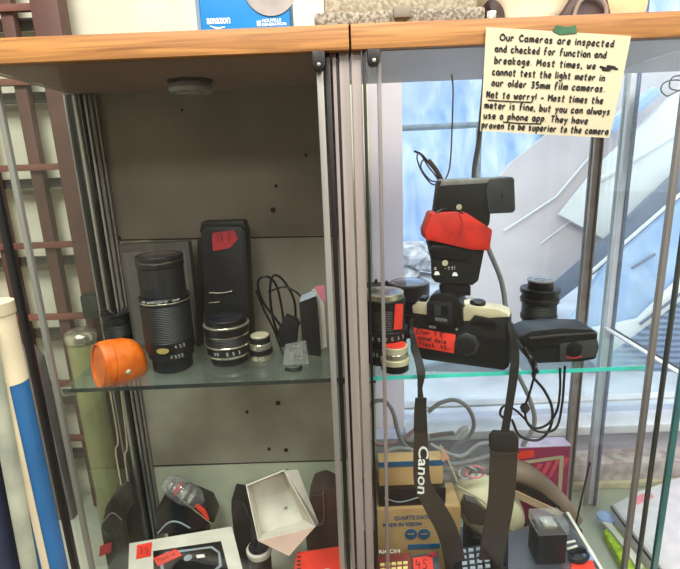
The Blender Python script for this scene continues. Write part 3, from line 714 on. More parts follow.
# ================================================================= SLR camera
bl = Z(413, 358.5, zS); br = Z(507, 371.5, zS); ux = (br-bl); wcam = ux.length; ux.normalize(); uz = Vector((0,0,1)); nb = ux.cross(uz); nb.y = nb.y  # facing
if nb.y > 0: nb = -nb
inn = -nb                                    # into the body
cam_t = thing('film_camera', 'black and champagne film camera seen from the back with red price sticker', 'camera', (bl+br)/2+inn*.02)
def K(px, py, off=0): return hit(px, py, bl, nb)+nb*off
def slabK(poly, off, dep, bev=0):
    """outline on the camera's back plane, starting off in front of it, pushed dep inwards"""
    return MB().prism([K(x, y)+nb*off for x, y in poly], inn*dep, bev)
def camz(p): p.z = max(p.z, zS+.0005); return p
pl_ = [camz(K(*q)) for q in ((412,356),(424,361.5),(504,371),(509,367),(509,318),(504,312),(480,309),(440,303),(414,303),(411,310),(410,348))]
MB().prism(pl_, inn*.036, .003).build('body', 'matteblack', cam_t)
slabK([(413,313),(427,315),(427,303),(418,302),(412,306)], .001, .030, .002).build('left_top_plate', 'gold', cam_t)
slabK([(463,321),(470,321),(475,315),(488,318),(510,317),(507,313),(497,309),(480,307),(466,305),(463,308)], .001, .032, .002).build('right_top_plate', 'gold', cam_t)
slabK([(470,323),(496,324),(494,319),(482,316),(474,315)], .004, .01, .002).build('thumb_rest', 'black', cam_t)
slabK([(418,303),(425,304),(425,299),(419,298.5)], -.004, .02, .001).build('mode_dial', 'black', cam_t)
c_ = K(476, 307)+inn*.014
MB().lathe([(.012,0),(.012,.005),(.010,.007),(0,.007)], c_, 30).build('top_dial', 'black', cam_t)
MB().lathe([(.019,0),(.018,.004),(.014,.007),(0,.008)], K(468,308)+inn*.026, 30).build('prism_cover', 'whitecard', cam_t)
hump = slabK([(427,321),(464,326),(463,304),(459,297),(452,293),(440,292),(431,295),(428,303)], .006, .04, .004).build('viewfinder_hump', 'black', cam_t)
ey = slabK([(429,321),(455,324),(454,302),(431,299)], .012, .014, .003).build('eyepiece', 'matteblack', cam_t)
slabK([(432,315),(450,317),(450,304),(433,302)], .0125, .001, .0004).build('eyepiece_window', 'lensglass', ey)
slabK([(437,318.5),(449,320),(449,316.5),(437,315)], .0128, .0015, .0003).build('eyepiece_label', mat('dim_grey', (92,94,98), .4), ey)
text_part('EOS', 'engraved_letters', cam_t, 'white', K(429.5, 327.6, .0010), ux, uz, .0060, bold=.02)
slabK([(422,328),(506,340),(504,366),(424,356)], .0004, .001).build('back_door', 'black', cam_t)
sk_ = slabK([(412,327),(456,334.5),(454,353),(417,346.5)], .0016, .0010, .0002).build('price_sticker', 'red', cam_t)
mb = MB(); fk = lambda u, v: K(414+u*41-v*.5, 326.5+u*7+v*20, .0022)
write(mb, fk, 'Elan 7 E', .08, .75, .26, .13, .0006); write(mb, fk, 'panel date', .12, .82, .56, .12, .0006); write(mb, fk, 'Flash  45-', .16, .92, .86, .13, .0006)
mb.build('sticker_writing', 'ink', sk_)
cd = K(467, 344); rot = Vector((0,0,1)).rotation_difference(nb).to_matrix().to_4x4()
MB().lathe([(.0195,-.002),(.0195,.003),(.017,.0045),(.0,.0045)], cd, 8, rot @ Matrix.Rotation(PI/8, 4, 'Z')).build('control_dial', mat('charcoal_plastic', (46,46,48), .35), cam_t)
MB().lathe([(.0135,0),(.0135,.0055),(.012,.006),(0,.006)], cd, 30, rot).build('dial_centre', 'matteblack', cam_t)
MB().lathe([(.002,0),(.002,.002)], K(457,329), 12, rot).build('button', 'silver', cam_t)
for q in ((484,325),(490,325.5),(496,326)): MB().lathe([(.0028,0),(.0026,.0055),(0,.006)], K(*q), 12, rot).build('button', 'black', cam_t)
# straps (front of the shelf, hanging down)
Ys = YS-.012
sl = MB().ribbon([K(412,318,.002), K(413,332,.006), W(416,352,bl.y-.05), W(421,372,Ys), W(420,388,Ys), W(421,402,Ys)], [.006,.008,.011,.013,.007,.010], .002).build('strap', 'strapblack', cam_t)
ys2 = Ys+.002
pad = MB().ribbon([W(421,398,Ys), W(421,420,Ys), W(421,455,Ys), W(423,485,Ys-.003), W(434,506,Ys-.005), W(446,528,Ys-.006), W(453,552,Ys-.006), W(459,590,Ys-.006)], [.015,.018,.024,.027,.032,.034,.034,.034], .003).build('shoulder_pad', 'strap', sl)
mb = MB()
MB().ribbon([W(421,398,Ys-.003), W(420,413,Ys-.003), W(420,430,Ys-.003)], [.017,.018,.019], .003).build('pad_tip', 'strapblack', sl)
a_, b_ = W(417, 445, Ys-.0045), W(424, 514, Ys-.0045)
dxy = (W(421,514,Ys-.006)-W(423,446,Ys-.006)).normalized()
side = Vector((dxy.z*-1, 0, dxy.x)).normalized()
if side.x < 0: side = -side
text_part('Canon', 'printed_word', sl, 'white', W(419, 445, Ys-.006), dxy, side, .022, bold=.015, italic=.12, squeeze=1.5)
s2 = MB().ribbon([K(510,322,.004), K(513,335,.006), W(515,352,br.y-.008), W(514,372,Ys), W(510,400,Ys-.002), W(506,425,Ys-.003), W(504,440,Ys-.003)], [.008,.010,.012,.013,.012,.012,.014], .0025).build('strap', 'strapblack', cam_t)
MB().ribbon([W(504,443,Ys), W(503,470,Ys-.002), W(501,500,Ys-.004), W(495,535,Ys-.006), W(490,570,Ys-.008), W(488,600,Ys-.01)], [.043,.043,.042,.042,.041,.041], .003).build('shoulder_pad', 'strap', s2)
MB().prism([W(490,449,Ys-.006), W(519,451,Ys-.006), W(519,438,Ys-.006), W(515,433,Ys-.006), W(494,432,Ys-.006), W(490,437,Ys-.006)], (0,.008,0), .002).build('pad_tip', 'strapblack', s2)
MB().ribbon([W(489,452,Ys-.0075), W(505,454,Ys-.0075), W(520,452,Ys-.0075)], [.002], .001).build('stitching', 'greendk', s2)
# ================================================================= flash unit on the camera
fy = K(455,292).y+.018
Fc = Vector((K(455,292).x, fy, K(455,290).z))
fl_ = thing('flash_unit', 'black hot-shoe flash with red tape around it, mounted on the film camera', 'flash', Fc)
def fp(poly, dy, dep, bev=.003): return MB().prism([W(x+(4 if x < 440 and dep > .01 else 1), y, fy+dy) for x, y in poly], (0,dep*.75,0), bev)
fp([(441,296),(470,296),(470,286),(463,283),(446,283),(441,287)], -.012, .03, .002).build('foot', 'black', fl_)
fp([(431,283),(472,286),(478,281),(486,240),(489,215),(430,215),(425,243),(430,262)], -.018, .042, .004).build('lower_body', 'matteblack', fl_)
fp([(431,245),(428,250),(434,258),(470,262),(472,247)], -.022, .006, .002).build('panel_shade', 'black', fl_)
fp([(431,222),(489,226),(493,186),(488,180),(440,181),(436,185)], -.022, .05, .004).build('head', 'matteblack', fl_)
fp([(436,186),(439,180),(512,177),(514,180),(490,183)], -.023, .05, .001).build('head_top_edge', 'alu', fl_)
fp([(488,214),(512,213),(515,210),(514,179),(511,177),(489,179),(485,190)], -.026, .052, .003).build('lamp_hood', mat('graphite_plastic', (62,64,68), .45), fl_)
p = W(502, 196, fy-.0265); MB().box(p, (.0014,.001,.008)).build('hood_slot', 'hole', fl_)
band = fp([(428,213),(458,211),(466,213),(492,230),(489,251),(470,250),(440,243),(422,240),(421,232)], -.028, .058, .003).build('red_tape', 'redband', fl_)
MB().tube([W(x, y, fy-.029) for x, y in ((459,213),(462,224),(458,236),(455,246))], .0008, 5).build('tape_fold', 'dimred', band)
MB().tube([W(x, y, fy-.027) for x, y in ((436,213),(444,209),(455,210),(463,214))], .0014, 6).build('dial_arc', 'black', fl_)
def badge(px, py, rx, m, name):
    c_ = W(px, py, fy-.0228); MB().lathe([(rx,0),(rx,.0008),(0,.001)], c_, 20, Matrix.Rotation(PI/2, 4, 'X')).build(name, m, fl_)
badge(459, 207, .0042, 'gold', 'gold_badge'); badge(445, 263, .0045, 'gold', 'gold_badge')
for x, y in ((437,274),(455,275)):
    MB().prism([W(x-3,y+1,fy-.0186), W(x+3,y+1,fy-.0186), W(x+1.5,y-2.5,fy-.0186), W(x-1.5,y-2.5,fy-.0186)], (0,.001,0)).build('printed_symbol', 'white', fl_)
mb = MB(); write(mb, lambda u, v: W(434+u*22, 266+v*6, fy-.0188), 'a   -ttL'.replace('L','l'), 0, 1, .6, .35, .0003); mb.build('printed_symbol', 'white', fl_)
# ================================================================= compact camera with cords
e0 = Z(524, 366, zS); e1 = Z(600, 360, zS)
Yk = min(e0.y, e1.y)+.003
ck = thing('compact_camera', 'black compact camera pouch with a wrist cord at the right of the shelf', 'camera', ((e0.x+e1.x)/2, Yk+.02, zS))
def kp(poly, dy, dep, bev=.003):
    P_ = [W(x, y, Yk+dy) for x, y in poly]
    for p in P_: p.z = max(p.z, zS+.0008)
    return MB().prism(P_, (0,dep,0), bev)
kp([(532,364),(540,369),(580,368),(597,360),(600,347),(598,336),(528,342),(524,352)], 0, .045, .006).build('body', 'matteblack', ck)
kp([(521,343),(524,350),(560,346),(598,341),(599,333),(592,329),(560,328),(532,331),(519,337)], -.004, .052, .005).build('flap_lid', 'black', ck)
kp([(530,337.5),(560,334.5),(597,332.5),(597,334),(560,336.5),(531,339.5)], -.0065, .003, .0008).build('zip', mat('dim_zip', (60,60,62), .4), ck)
kp([(560,362),(597,357),(598,339),(560,342)], -.004, .012, .003).build('front_plate', mat('soft_black', (58,58,58), .4), ck)
c_ = W(574, 349, Yk-.005)
MB().lathe([(.012,0),(.012,.003),(.009,.004),(0,.004)], c_, 30, Matrix.Rotation(PI/2, 4, 'X')).build('clasp', 'black', ck)
MB().lathe([(.005,0),(.0045,.0065),(0,.007)], c_, 20, Matrix.Rotation(PI/2, 4, 'X')).build('clasp_button', 'matteblack', ck)
MB().ribbon([W(566,357,Yk-.007), W(575,358,Yk-.007), W(582,356,Yk-.007)], [.0015], .001).build('red_line', 'dimred', ck)
cd_ = MB().tube([W(x, y, Y) for x, y, Y in ((524,345,Yk),(530,356,Yk-.006),(536,366,Ys),(533,376,Ys),(544,390,Ys),(552,408,Ys),(550,428,Ys),(538,440,Ys),(520,436,Ys),(512,420,Ys-.006))], .0022, 8).build('cord', 'black', ck)
MB().tube([W(x, y, Ys-.003) for x, y in ((535,374),(529,395),(525,408),(528,424),(540,432),(556,428),(562,405),(564,380),(565,366))], .0019, 8).build('cord', 'black', ck)
MB().tube([W(x, y, Ys-.001) for x, y in ((560,368),(560,390),(557,410),(548,424),(534,428),(524,418),(514,409),(504,406),(500,414),(506,420))], .0019, 8).build('cord', 'black', ck)
MB().tube([W(523,347,Yk-.004), W(530,358,Yk-.01), W(536,372,Ys-.004)], .0045, 8).build('cord_sleeve', 'black', ck)
c_ = W(525, 408, Ys-.006); MB().lathe([(0,-.0075),(.005,-.006),(.0075,0),(.005,.006),(0,.0075)], c_, 20).build('toggle_ball', 'black', ck)
# ================================================================= hanging wires
wr_ = thing('hanging_wire', 'thin dark wire hanging from the wooden top down to a coil above the flash', 'wire', W(452, 50, .84))
wr_['group'] = ''
del wr_['group']
p0 = W(452, 50, .84); p0.z = zT
MB().tube([p0]+[W(x, y, .84) for x, y in ((453,90),(452,130),(450,165),(446,178),(441,183),(432,184),(422,172),(417,158),(420,154),(428,166),(438,180),(430,180),(421,168),(424,160),(434,170),(440,182))], .0013, 6).build('wire', 'darkalu', wr_)
MB().tube([W(414,151,.842), W(422,155,.842), W(432,167,.842)], .0018, 6).build('wire_end', 'black', wr_)
MB().tube([W(428,160,.838), W(436,170,.838), W(442,181,.838)], .004, 8).build('tape_wrap', 'taupe', wr_)
gc = thing('thick_cable', 'thick grey cable hanging down behind the flash and the camera', 'cable', W(478, 140, .87))
p0 = W(486, 50, .87); p0.z = zT
MB().tube([p0]+[W(x, y, .87) for x, y in ((484,90),(479,140),(474,175),(477,215),(489,250),(501,280),(506,310),(509,330),(512,360),(530,400),(534,425),(520,450))], .0045, 10).build('cable', 'greycable', gc)
for i, (a, b_) in enumerate((((560,110),(690,44)),)):
    o = MB().tube([W(575,92,.95), W(625,74,.95), W(685,49,.95)], .001, 5).build('taut_wire', 'darkalu')
    tag(o, 'thin taut wire running up to the right behind the note', 'wire')
tag(MB().tube([W(x, y, .9) for x, y in ((686,88),(676,92),(667,96),(661,90),(664,83),(674,80),(686,82),(682,90),(670,88),(672,78),(682,76),(688,84))], .0014, 6).build('wire_scribble', 'darkalu'), 'looped scribble of dark wire hanging at the right edge', 'wire')
# ================================================================= lower compartment, left case
zB = zC+.012
def block(name, label, cat, top, zt, zb, m, bev=.002, group=None, part='carton'):
    """box whose top outline (photo points) lies at height zt"""
    P_ = [Z(x, y, zt) for x, y in top]; c_ = sum(P_, Vector())/len(P_)
    t = thing(name, label, cat, Vector((c_.x, c_.y, zb)), group=group)
    MB().prism(P_, (0,0,zb-zt), bev).build(part, m, t); return t
def zprint(t, poly, z, m, name, th=.0006):
    return MB().prism([Z(x, y, z+th) for x, y in poly], (0,0,-th)).build(name, m, t)
zt = EYE-.655
wb = block('speaker_box', 'white product box with black device picture and two red stickers', 'box', [(129,543),(232,526),(252,606),(126,640)], zt, zB, 'whitecard')
pr = zprint(wb, [(153,551),(221,541),(236,600),(155,622)], zt, 'black', 'printed_picture')
zprint(wb, [(166,552),(212,546),(220,552),(222,566),(214,572),(164,580),(160,566)], zt+.0004, 'greykey', 'picture_frame')
zprint(wb, [(168,554),(211,548),(218,553),(219,565),(213,570),(167,577),(163,566)], zt+.0008, 'black', 'picture_body')
zprint(wb, [(196,555),(204,554),(205,557),(197,558)], zt+.0012, 'white', 'printed_mark')
c_ = Z(188, 558, zt+.0012); MB().lathe([(.007,0),(.007,.0006),(0,.0008)], c_, 24).build('printed_speaker', 'greykey', wb)
s1 = zprint(wb, [(137,545),(152,542),(151,556),(136,559)], zt+.0004, 'red', 'price_sticker')
mb = MB(); write(mb, lambda u, v: Z(138+u*13, 543+v*14, zt+.0014), '35', .1, .9, .75, .3, .0005); mb.build('sticker_writing', 'ink', s1)
s1 = zprint(wb, [(153,558),(176,549),(182,555),(158,566)], zt+.0018, 'red', 'price_sticker')
mb = MB(); write(mb, lambda u, v: Z(156+u*22, 558-u*8+v*7, zt+.003), 'Flash 45', .1, .9, .6, .25, .0004); mb.build('sticker_writing', 'ink', s1)
# lamp with clear dome, black body
fl2 = thing('clear_torch', 'clear-domed lamp with black body and red clip behind the white product box', 'lamp', Z(180, 532, zB+.0))
Yt = fl2.location.y = .83
def at(px, py, Y): return W(px, py, Y)
axl = (at(203,503,Yt)-at(163,480,Yt)).normalized()
rt = Vector((0,0,1)).rotation_difference(axl).to_matrix().to_4x4()
L_ = (at(203,503,Yt)-at(163,480,Yt)).length
MB().lathe([(0,0),(.013,.003),(.021,L_*.25),(.023,L_*.55),(.018,L_*.85),(.006,L_)], at(163,480,Yt), 28, rt).build('clear_dome', 'clear', fl2)
for i in range(4): MB().lathe([(.008+.003*min(i,2),L_*(.15+.17*i)),(.014+.002*min(i,2),L_*(.22+.17*i)),(.009,L_*(.27+.17*i))], at(163,480,Yt), 20, rt).build('reflector_ring', 'chrome' if i != 1 else 'dimred', fl2)
MB().lathe([(0,.01),(.008,.012),(.010,L_*.5),(0,L_*.8)], at(163,482,Yt), 16, rt).build('reflector', 'chrome', fl2)
MB().prism([at(156,536,Yt-.005), at(196,531,Yt-.005), at(215,523,Yt-.005), at(208,508,Yt-.005), at(182,497,Yt-.005), at(164,500,Yt-.005), at(155,512,Yt-.005)], (0,.05,0), .006).build('body', 'black', fl2)
MB().ribbon([at(196,505,Yt-.01), at(203,511,Yt-.01), at(208,520,Yt-.01)], [.009,.01,.006], .002).build('red_clip', 'red', fl2)
MB().tube([at(182,500,Yt-.01), at(197,512,Yt-.01), at(212,524,Yt-.01)], .0015, 6).build('chrome_edge', 'silver', fl2)
MB().tube([at(158,533,Yt-.008), at(168,523,Yt-.008), at(178,522,Yt-.008), at(190,528,Yt-.008)], .0018, 6).build('handle_arc', 'greykey', fl2)
MB().box(((at(156,536,Yt).x+at(215,523,Yt).x)/2, Yt+.02, (zB+at(185,533,Yt).z)/2), (.075,.04,at(185,533,Yt).z-zB), .003).build('foot', 'matteblack', fl2)
# black bag lower left
bgl = thing('black_bag', 'black soft bag slumped in the lower left corner of the case', 'bag', (W(112,560,.78).x, .78, zB))
P_ = [W(104,560,.80), W(131,560,.80), W(128,530,.80), W(122,510,.80), W(114,500,.80), W(104,508,.80), W(99,530,.80)]
for p in P_[:2]: p.z = zB
MB().prism(P_, (0,.07,0), .012).build('body', 'black', bgl)
MB().tube([W(103,522,.797), W(112,513,.797), W(122,520,.797)], .0012, 6).build('seam', 'darkalu', bgl)
MB().prism([W(100,546,.797), W(112,542,.797), W(111,552,.797), W(99,557,.797)], (0,.001,0)).build('red_sticker_or_reflection', 'dimred', bgl)  # red patch puts a sticker's reflection on the bag as colour
for i, pts in enumerate((((110,391),(118,440),(116,455),(128,518)), ((121,391),(127,445),(125,458),(131,503)))):
    o = MB().tube([W(x, y, .90-.02*i-.015) for x, y in pts], .0016, 6, sub=5).build('cream_cord', 'offwhite')
    tag(o, ['longer cream cord hanging below the left end of the glass shelf', 'shorter cream cord hanging beside the slotted corner post'][i], 'cord', 'cream cords under the left shelf')
# black flat case and lens with white ring
t = thing('flat_case', 'narrow black case standing on edge left of the open white card box', 'case', (W(240,540,.80).x,.80,zB))
P_ = [W(238,575,.78), W(254,575,.78), W(250,520,.78), W(243,502,.78), W(231,500,.78), W(231,512,.78)]
for p in P_[:2]: p.z = zB
MB().prism(P_, (0,.05,0), .003).build('body', 'matteblack', t)
MB().tube([W(244,503,.779), W(252,525,.779), W(256,545,.779)], .0016, 6).build('edge_trim', 'navy', t)
pz_ = W(258, 552, .74)
t = thing('ringed_lens', 'black lens with a white outer ring in front of the open white card box', 'lens', (pz_.x,.75,zB))
hh = pz_.z-zB
MB().lathe([(.021,0),(.021,hh-.015),(.020,hh-.010)], (pz_.x,.75,zB), 36).build('barrel', 'black', t)
MB().lathe([(.0215,hh-.012),(.023,hh-.008),(.023,hh-.001),(.0185,hh+.001)], (pz_.x,.75,zB), 36).build('white_ring', 'whitecard', t)
MB().lathe([(.0185,hh-.001),(.019,hh+.003),(.015,hh+.004),(.013,hh+.002),(0,hh+.0035)], (pz_.x,.75,zB), 36).build('front_element', 'lensglass', t)
# open card box, tilted
Yo = .74
t = thing('open_card_box', 'open white card box tipped on its corner against the back panel', 'box', W(280,555,Yo))
q = {'tl':(246,485),'t':(288,468),'r':(316,528),'l':(258,541),'b':(288,556)}
def O(px, py, Y): return W(px, py, Y)
def sheet(pts, m, name, th=.0015):
    a, b_, c_ = pts[0], pts[1], pts[2]; n = (b_-a).cross(c_-a).normalized()
    MB().prism(pts, n*th).build(name, m, t)
ftl, ftr, fbr, fbl = O(246,486,.735), O(284,471,.735), O(315,527,.715), O(258,541,.715)
btl, btr, bbr, bbl = O(251,487,.775), O(287,469,.775), O(303,520,.76), O(262,534,.76)
sheet([btl, btr, bbr, bbl], 'whitecard', 'base'); sheet([ftl, ftr, btr, btl], 'whitecard', 'wall'); sheet([ftr, fbr, bbr, btr], 'whitecard', 'wall')
sheet([ftl, fbl, bbl, btl], 'whitecard', 'wall')
sheet([fbl, fbr, bbr, bbl], 'whitecard', 'wall')
sheet([fbl, fbr, O(289,556,.69)], 'pinkcard', 'pink_flap')
sheet([ftr, fbr, O(318,524,.745), O(297,470,.755)], 'whitecard', 'side_flap')
sheet([btl.lerp(bbr,.62)+Vector((0,-.003,0)), btl.lerp(bbr,.66)+Vector((.004,-.003,.004)), btl.lerp(bbr,.68)+Vector((.002,-.003,.009))], 'black', 'tear', .0006)
# brown leather case
t = thing('leather_case', 'dark brown leather camera case between the open card box and the divider', 'case', (W(325,540,.78).x,.80,zB))
P_ = [W(308,560,.77), W(342,560,.77), W(341,495,.77), W(326,488,.77), W(313,492,.77), W(309,505,.77), W(305,535,.77)]
for p in P_[:2]: p.z = zB
MB().prism(P_, (0,.06,0), .008).build('body', 'dkbrown', t)
MB().prism([W(311,512,.766), W(324,512,.766), W(324,495,.766), W(315,496,.766), (W(311,500,.766))], (0,.004,0), .0015).build('pocket', 'dkbrown', t)
MB().tube([W(323,492,.765), W(324,508,.765), W(323,523,.765), W(314,526,.765)], .0016, 6).build('strap', 'taupe', t)
rb = block('red_box', 'plain orange-red box below the brown leather case', 'box', [(296,552),(344,545),(346,600),(290,605)], EYE-.66, zB, 'red', .003)
mb = MB(); write(mb, lambda u, v: Z(322+u*14, 568+v*8, EYE-.6585), 'o', 0, 1, .6, .5, .0008); mb.build('printed_mark', 'paper', rb)
for i in range(5):
    zprint(rb, [(297,556+i*4),(301,555.5+i*4),(301,557.5+i*4),(297,558+i*4)], EYE-.66, 'dkbrown', 'binding_slot')
# ================================================================= lower compartment, right case
# grey looped cables and white plugs
cg = thing('looped_cable', 'grey looped cable lying over the boxes under the right shelf', 'cable', W(400, 450, .88), group='cables under the right shelf')
MB().tube([W(x, y, .88) for x, y in ((364,416),(372,403),(384,401),(393,412),(399,435),(408,448),(420,458),(434,466))], .0042, 8).build('cable', 'greycable', cg)
MB().tube([W(x, y, .885) for x, y in ((364,436),(378,444),(396,442),(412,432),(424,420))], .0042, 8).build('cable', mat('dusty_pink_cable', (176,144,148), .5), cg)
cg = thing('looped_cable', 'pale cable arching beside the printed strap under the right shelf', 'cable', W(450, 430, .87), group='cables under the right shelf')
MB().tube([W(x, y, .87) for x, y in ((428,412),(440,403),(455,400),(468,408),(474,424),(468,438),(456,446),(448,458),(452,464),(475,460),(500,452))], .0042, 8).build('cable', 'greycable', cg)
MB().tube([W(x, y, .875) for x, y in ((380,462),(386,452),(398,448),(412,450),(416,458))], .0035, 8).build('cable', 'palecable', cg)
MB().tube([W(x, y, .86) for x, y in ((430,444),(445,452),(462,456),(480,444),(498,443))], .0036, 8).build('cable', 'palecable', cg)
MB().tube([W(x, y, .855) for x, y in ((456,438),(462,430),(468,428))], .0065, 8).build('plug', 'palecable', cg)
MB().tube([W(x, y, .855) for x, y in ((430,436),(442,434),(454,433))], .0045, 8).build('plug', 'darkalu', cg)
# boxes
zt1 = EYE-.62
yb1 = .80
def vbox(name, label, x0, x1, ytop, Yf, dep, zb, m, slope=0, cat='box'):
    a_, b_ = W(x0, ytop, Yf), W(x1, ytop+slope, Yf); h = (a_.z+b_.z)/2
    t = thing(name, label, cat, ((a_.x+b_.x)/2, Yf+dep/2, zb))
    MB().box(((a_.x+b_.x)/2, Yf+dep/2, (h+zb)/2), (b_.x-a_.x, dep, h-zb), .0015).build('carton', m, t)
    return t, a_.x, b_.x, h
t, xa, xb, h = vbox('camera_carton', 'kraft carton with lettering and two blue circles under the right shelf', 377, 461, 510, .77, .07, zB, 'kraft', -4)
yf = .769
text_part('QUARTZ DATE', 'printed_line', t, 'blueband', W(394, 520, yf), (1,0,.0), (0,0,1), .0115, bold=.03, squeeze=.85)
text_part('MADE IN VISION', 'printed_line', t, 'blueband', W(383, 527, yf), (1,0,.0), (0,0,1), .0115, bold=.03, squeeze=.85)
for px in (411, 424):
    MB().lathe([(.0115,0),(.0115,.0008),(0,.001)], W(px, 534, yf), 28, Matrix.Rotation(PI/2, 4, 'X')).build('printed_circle', 'blueband', t)
    MB().box(W(px, 534, yf-.001), (.013,.0004,.0022)).build('circle_lettering', 'kraft', t)
pa, pb2 = W(408, 547, yf), W(440, 544, yf); MB().box(((pa.x+pb2.x)/2, yf, pa.z), (pb2.x-pa.x, .0012, .010)).build('printed_band', 'blueband', t)
hk = h
t = thing('black_pouch', 'black pouch squeezed between the two kraft cartons', 'pouch', (W(412,500,.79).x, .80, hk))
P_ = [W(379,509,.775), W(446,505,.775), W(446,488,.775), W(378,487,.775)]
za = hk+.001; zb_ = W(412, 489, .775).z
MB().box(((P_[0].x+P_[1].x)/2, .805, (za+zb_)/2), (P_[1].x-P_[0].x, .06, zb_-za), .004).build('body', 'black', t)
MB().tube([W(384,498,.773), W(400,502,.773), W(420,497,.773)], .0012, 6).build('zip', 'greykey', t)
P_ = [W(379,486,.785), W(443,480,.785)]; z0_ = zb_+.001; z1_ = W(412, 461, .785).z
t = thing('flat_carton', 'flat kraft carton with a blue stripe on top of the pouch stack', 'box', ((P_[0].x+P_[1].x)/2,.81,z0_))
MB().box(((P_[0].x+P_[1].x)/2, .800, (z0_+z1_)/2), (P_[1].x-P_[0].x, .03, z1_-z0_), .0015).build('carton', 'kraft', t)
MB().box(((P_[0].x+P_[1].x)/2, .7846, z1_-.0055), (P_[1].x-P_[0].x+.001, .0012, .011)).build('printed_band', 'blueband', t)
MB().tube([W(440,446,.783), W(447,458,.783), W(454,474,.783), W(457,482,.783)], .0018, 6).build('pull_cord', 'offwhite', t)
MB().prism([W(442,462,.782), W(450,458,.782), W(441,444,.782)], (0,.001,0)).build('paper_tag', mat('salmon_paper', (222,160,134), .7), t)
# red-brown device with yellow keys
t = block('pocket_calculator', 'red-brown device with yellow keys at the bottom beside the divider', 'calculator', [(376,556),(410,552),(416,612),(374,616)], EYE-.655, zB, 'redbrown', .002, part='body')
text_part('RICOH', 'printed_word', t, 'whitecard', Z(379, 556, EYE-.654)+Vector((0,.004,.001)), (1,-.0,0), (0,1,0), .012, bold=.015)
for r_ in range(3):
    for c__ in range(5):
        x, y = 380+c__*5.8, 563+r_*5-c__*.5
        zprint(t, [(x,y+2.6),(x+4.4,y+2.3),(x+4.4,y),(x,y+.3)], EYE-.655, 'yellowkey', 'key', .002)
t = block('sticker_card', 'flat grey box with a red price sticker near the red-brown device', 'box', [(412,556),(438,551),(446,612),(414,616)], EYE-.66, zB, 'greytray', .001)
s1 = zprint(t, [(413,558),(432,555),(434,575),(414,578)], EYE-.66, 'red', 'price_sticker')
mb = MB(); write(mb, lambda u, v: Z(414+u*17, 558+v*14, EYE-.6585), '45', .1, .9, .75, .4, .0006); mb.build('sticker_writing', 'ink', s1)
zprint(t, [(428,553),(436,551.5),(437,556),(429,557)], EYE-.66, 'dimred', 'label')
# keypad
t = block('keypad_phone', 'black keypad handset with pale grey keys between the two hanging straps', 'phone', [(456,548),(488,542),(506,620),(452,624)], EYE-.65, zB, 'black', .003, part='body')
for r_ in range(4):
    for c__ in range(4):
        x, y = 461+c__*7.5+r_*.6, 549+r_*6-c__*1.1
        zprint(t, [(x,y+3.6),(x+5,y+3.0),(x+4.6,y),(x,y+.4)], EYE-.65, 'greykey', 'key', .002)
# beige bag-like casing
ce = W(493, 516, .80)
t = thing('beige_case', 'rounded beige plastic case behind the hanging woven strap', 'case', (ce.x,.82,zB))
b = bmesh.new(); bmesh.ops.create_icosphere(b, subdivisions=4, radius=1)
for v in b.verts:
    v.co = Vector((v.co.x*.076, v.co.y*.05, v.co.z*.060))
    v.co.x += v.co.z*(-.35)
mtx = Matrix.Translation(Vector((ce.x, .825, ce.z))) @ Matrix.Rotation(math.radians(22), 4, 'Y'); b.transform(mtx)
mb = MB(); mb.b.free(); mb.b = b; mb.build('shell', 'beige', t)
MB().tube([W(x, y, .768) for x, y in ((457,486),(468,492),(484,502),(500,516),(514,532),(527,533))], .0022, 8).build('rim', 'gold', t)
pts = [W(x, y, .772) for x, y in ((462,512),(466,500),(478,504),(490,514),(493,522),(482,526),(470,524))]
MB().prism(pts, (0,.02,0), .003).build('dark_window', mat('smoked_plastic', (70,64,60), .15), t)
MB().box((ce.x, .82, (zB+ce.z-.04)/2), (.09,.06,ce.z-.04-zB), .004).build('base', 'matteblack', t)
t = thing('small_wire_coil', 'coil of pale wire lying on top of the rounded beige case', 'wire', W(470,472,.80))
for k_, (dx, dy, mm) in enumerate(((0,0,'darkalu'),(4,2,'palecable'),(9,1,'pinktag'))):
    MB().tube([W(462+dx+9*math.cos(a)+k_*2, 471+dy+6*math.sin(a), .79+.004*math.sin(a*2)) for a in [i*2*PI/12 for i in range(20)]], .0016, 6).build('loop', mm, t)
# taupe bag
t = thing('taupe_bag', 'curved taupe leather bag in front of the magenta box', 'bag', (W(548,510,.82).x,.83,zB))
MB().tube([W(x, y, Y) for x, y, Y in ((508,470,.85),(525,474,.845),(545,488,.84),(560,502,.83),(570,512,.825),(577,522,.82))], lambda q: .025-.013*q, 16).build('body', 'taupe', t)
MB().ribbon([W(x, y, Y) for x, y, Y in ((512,492,.80),(535,503,.795),(556,512,.79),(572,520,.785))], [.012,.013,.01,.006], .004).build('lower_flap', mat('light_taupe', (176,150,122), .5), t)
MB().ribbon([W(x, y, Y) for x, y, Y in ((516,484,.812),(538,494,.808),(560,508,.80))], [.010,.012,.004], .003).build('dark_gap', 'black', t)
pb3 = W(548, 530, .83); MB().box((pb3.x, .84, (zB+pb3.z)/2), (.08,.05,pb3.z-zB), .006).build('base', 'dkbrown', t)
t = thing('antenna_rod', 'thin black rod sticking up beside the taupe bag', 'rod', W(575,528,.79))
MB().tube([W(575,528,.79), W(583,492,.79), W(590,462,.79)], .0017, 8).build('rod', 'black', t)
pw = W(575,530,.79); MB().box((pw.x, .79, (zB+pw.z+.006)/2), (.02,.02,pw.z+.006-zB), .002).build('rod_base', 'black', t)
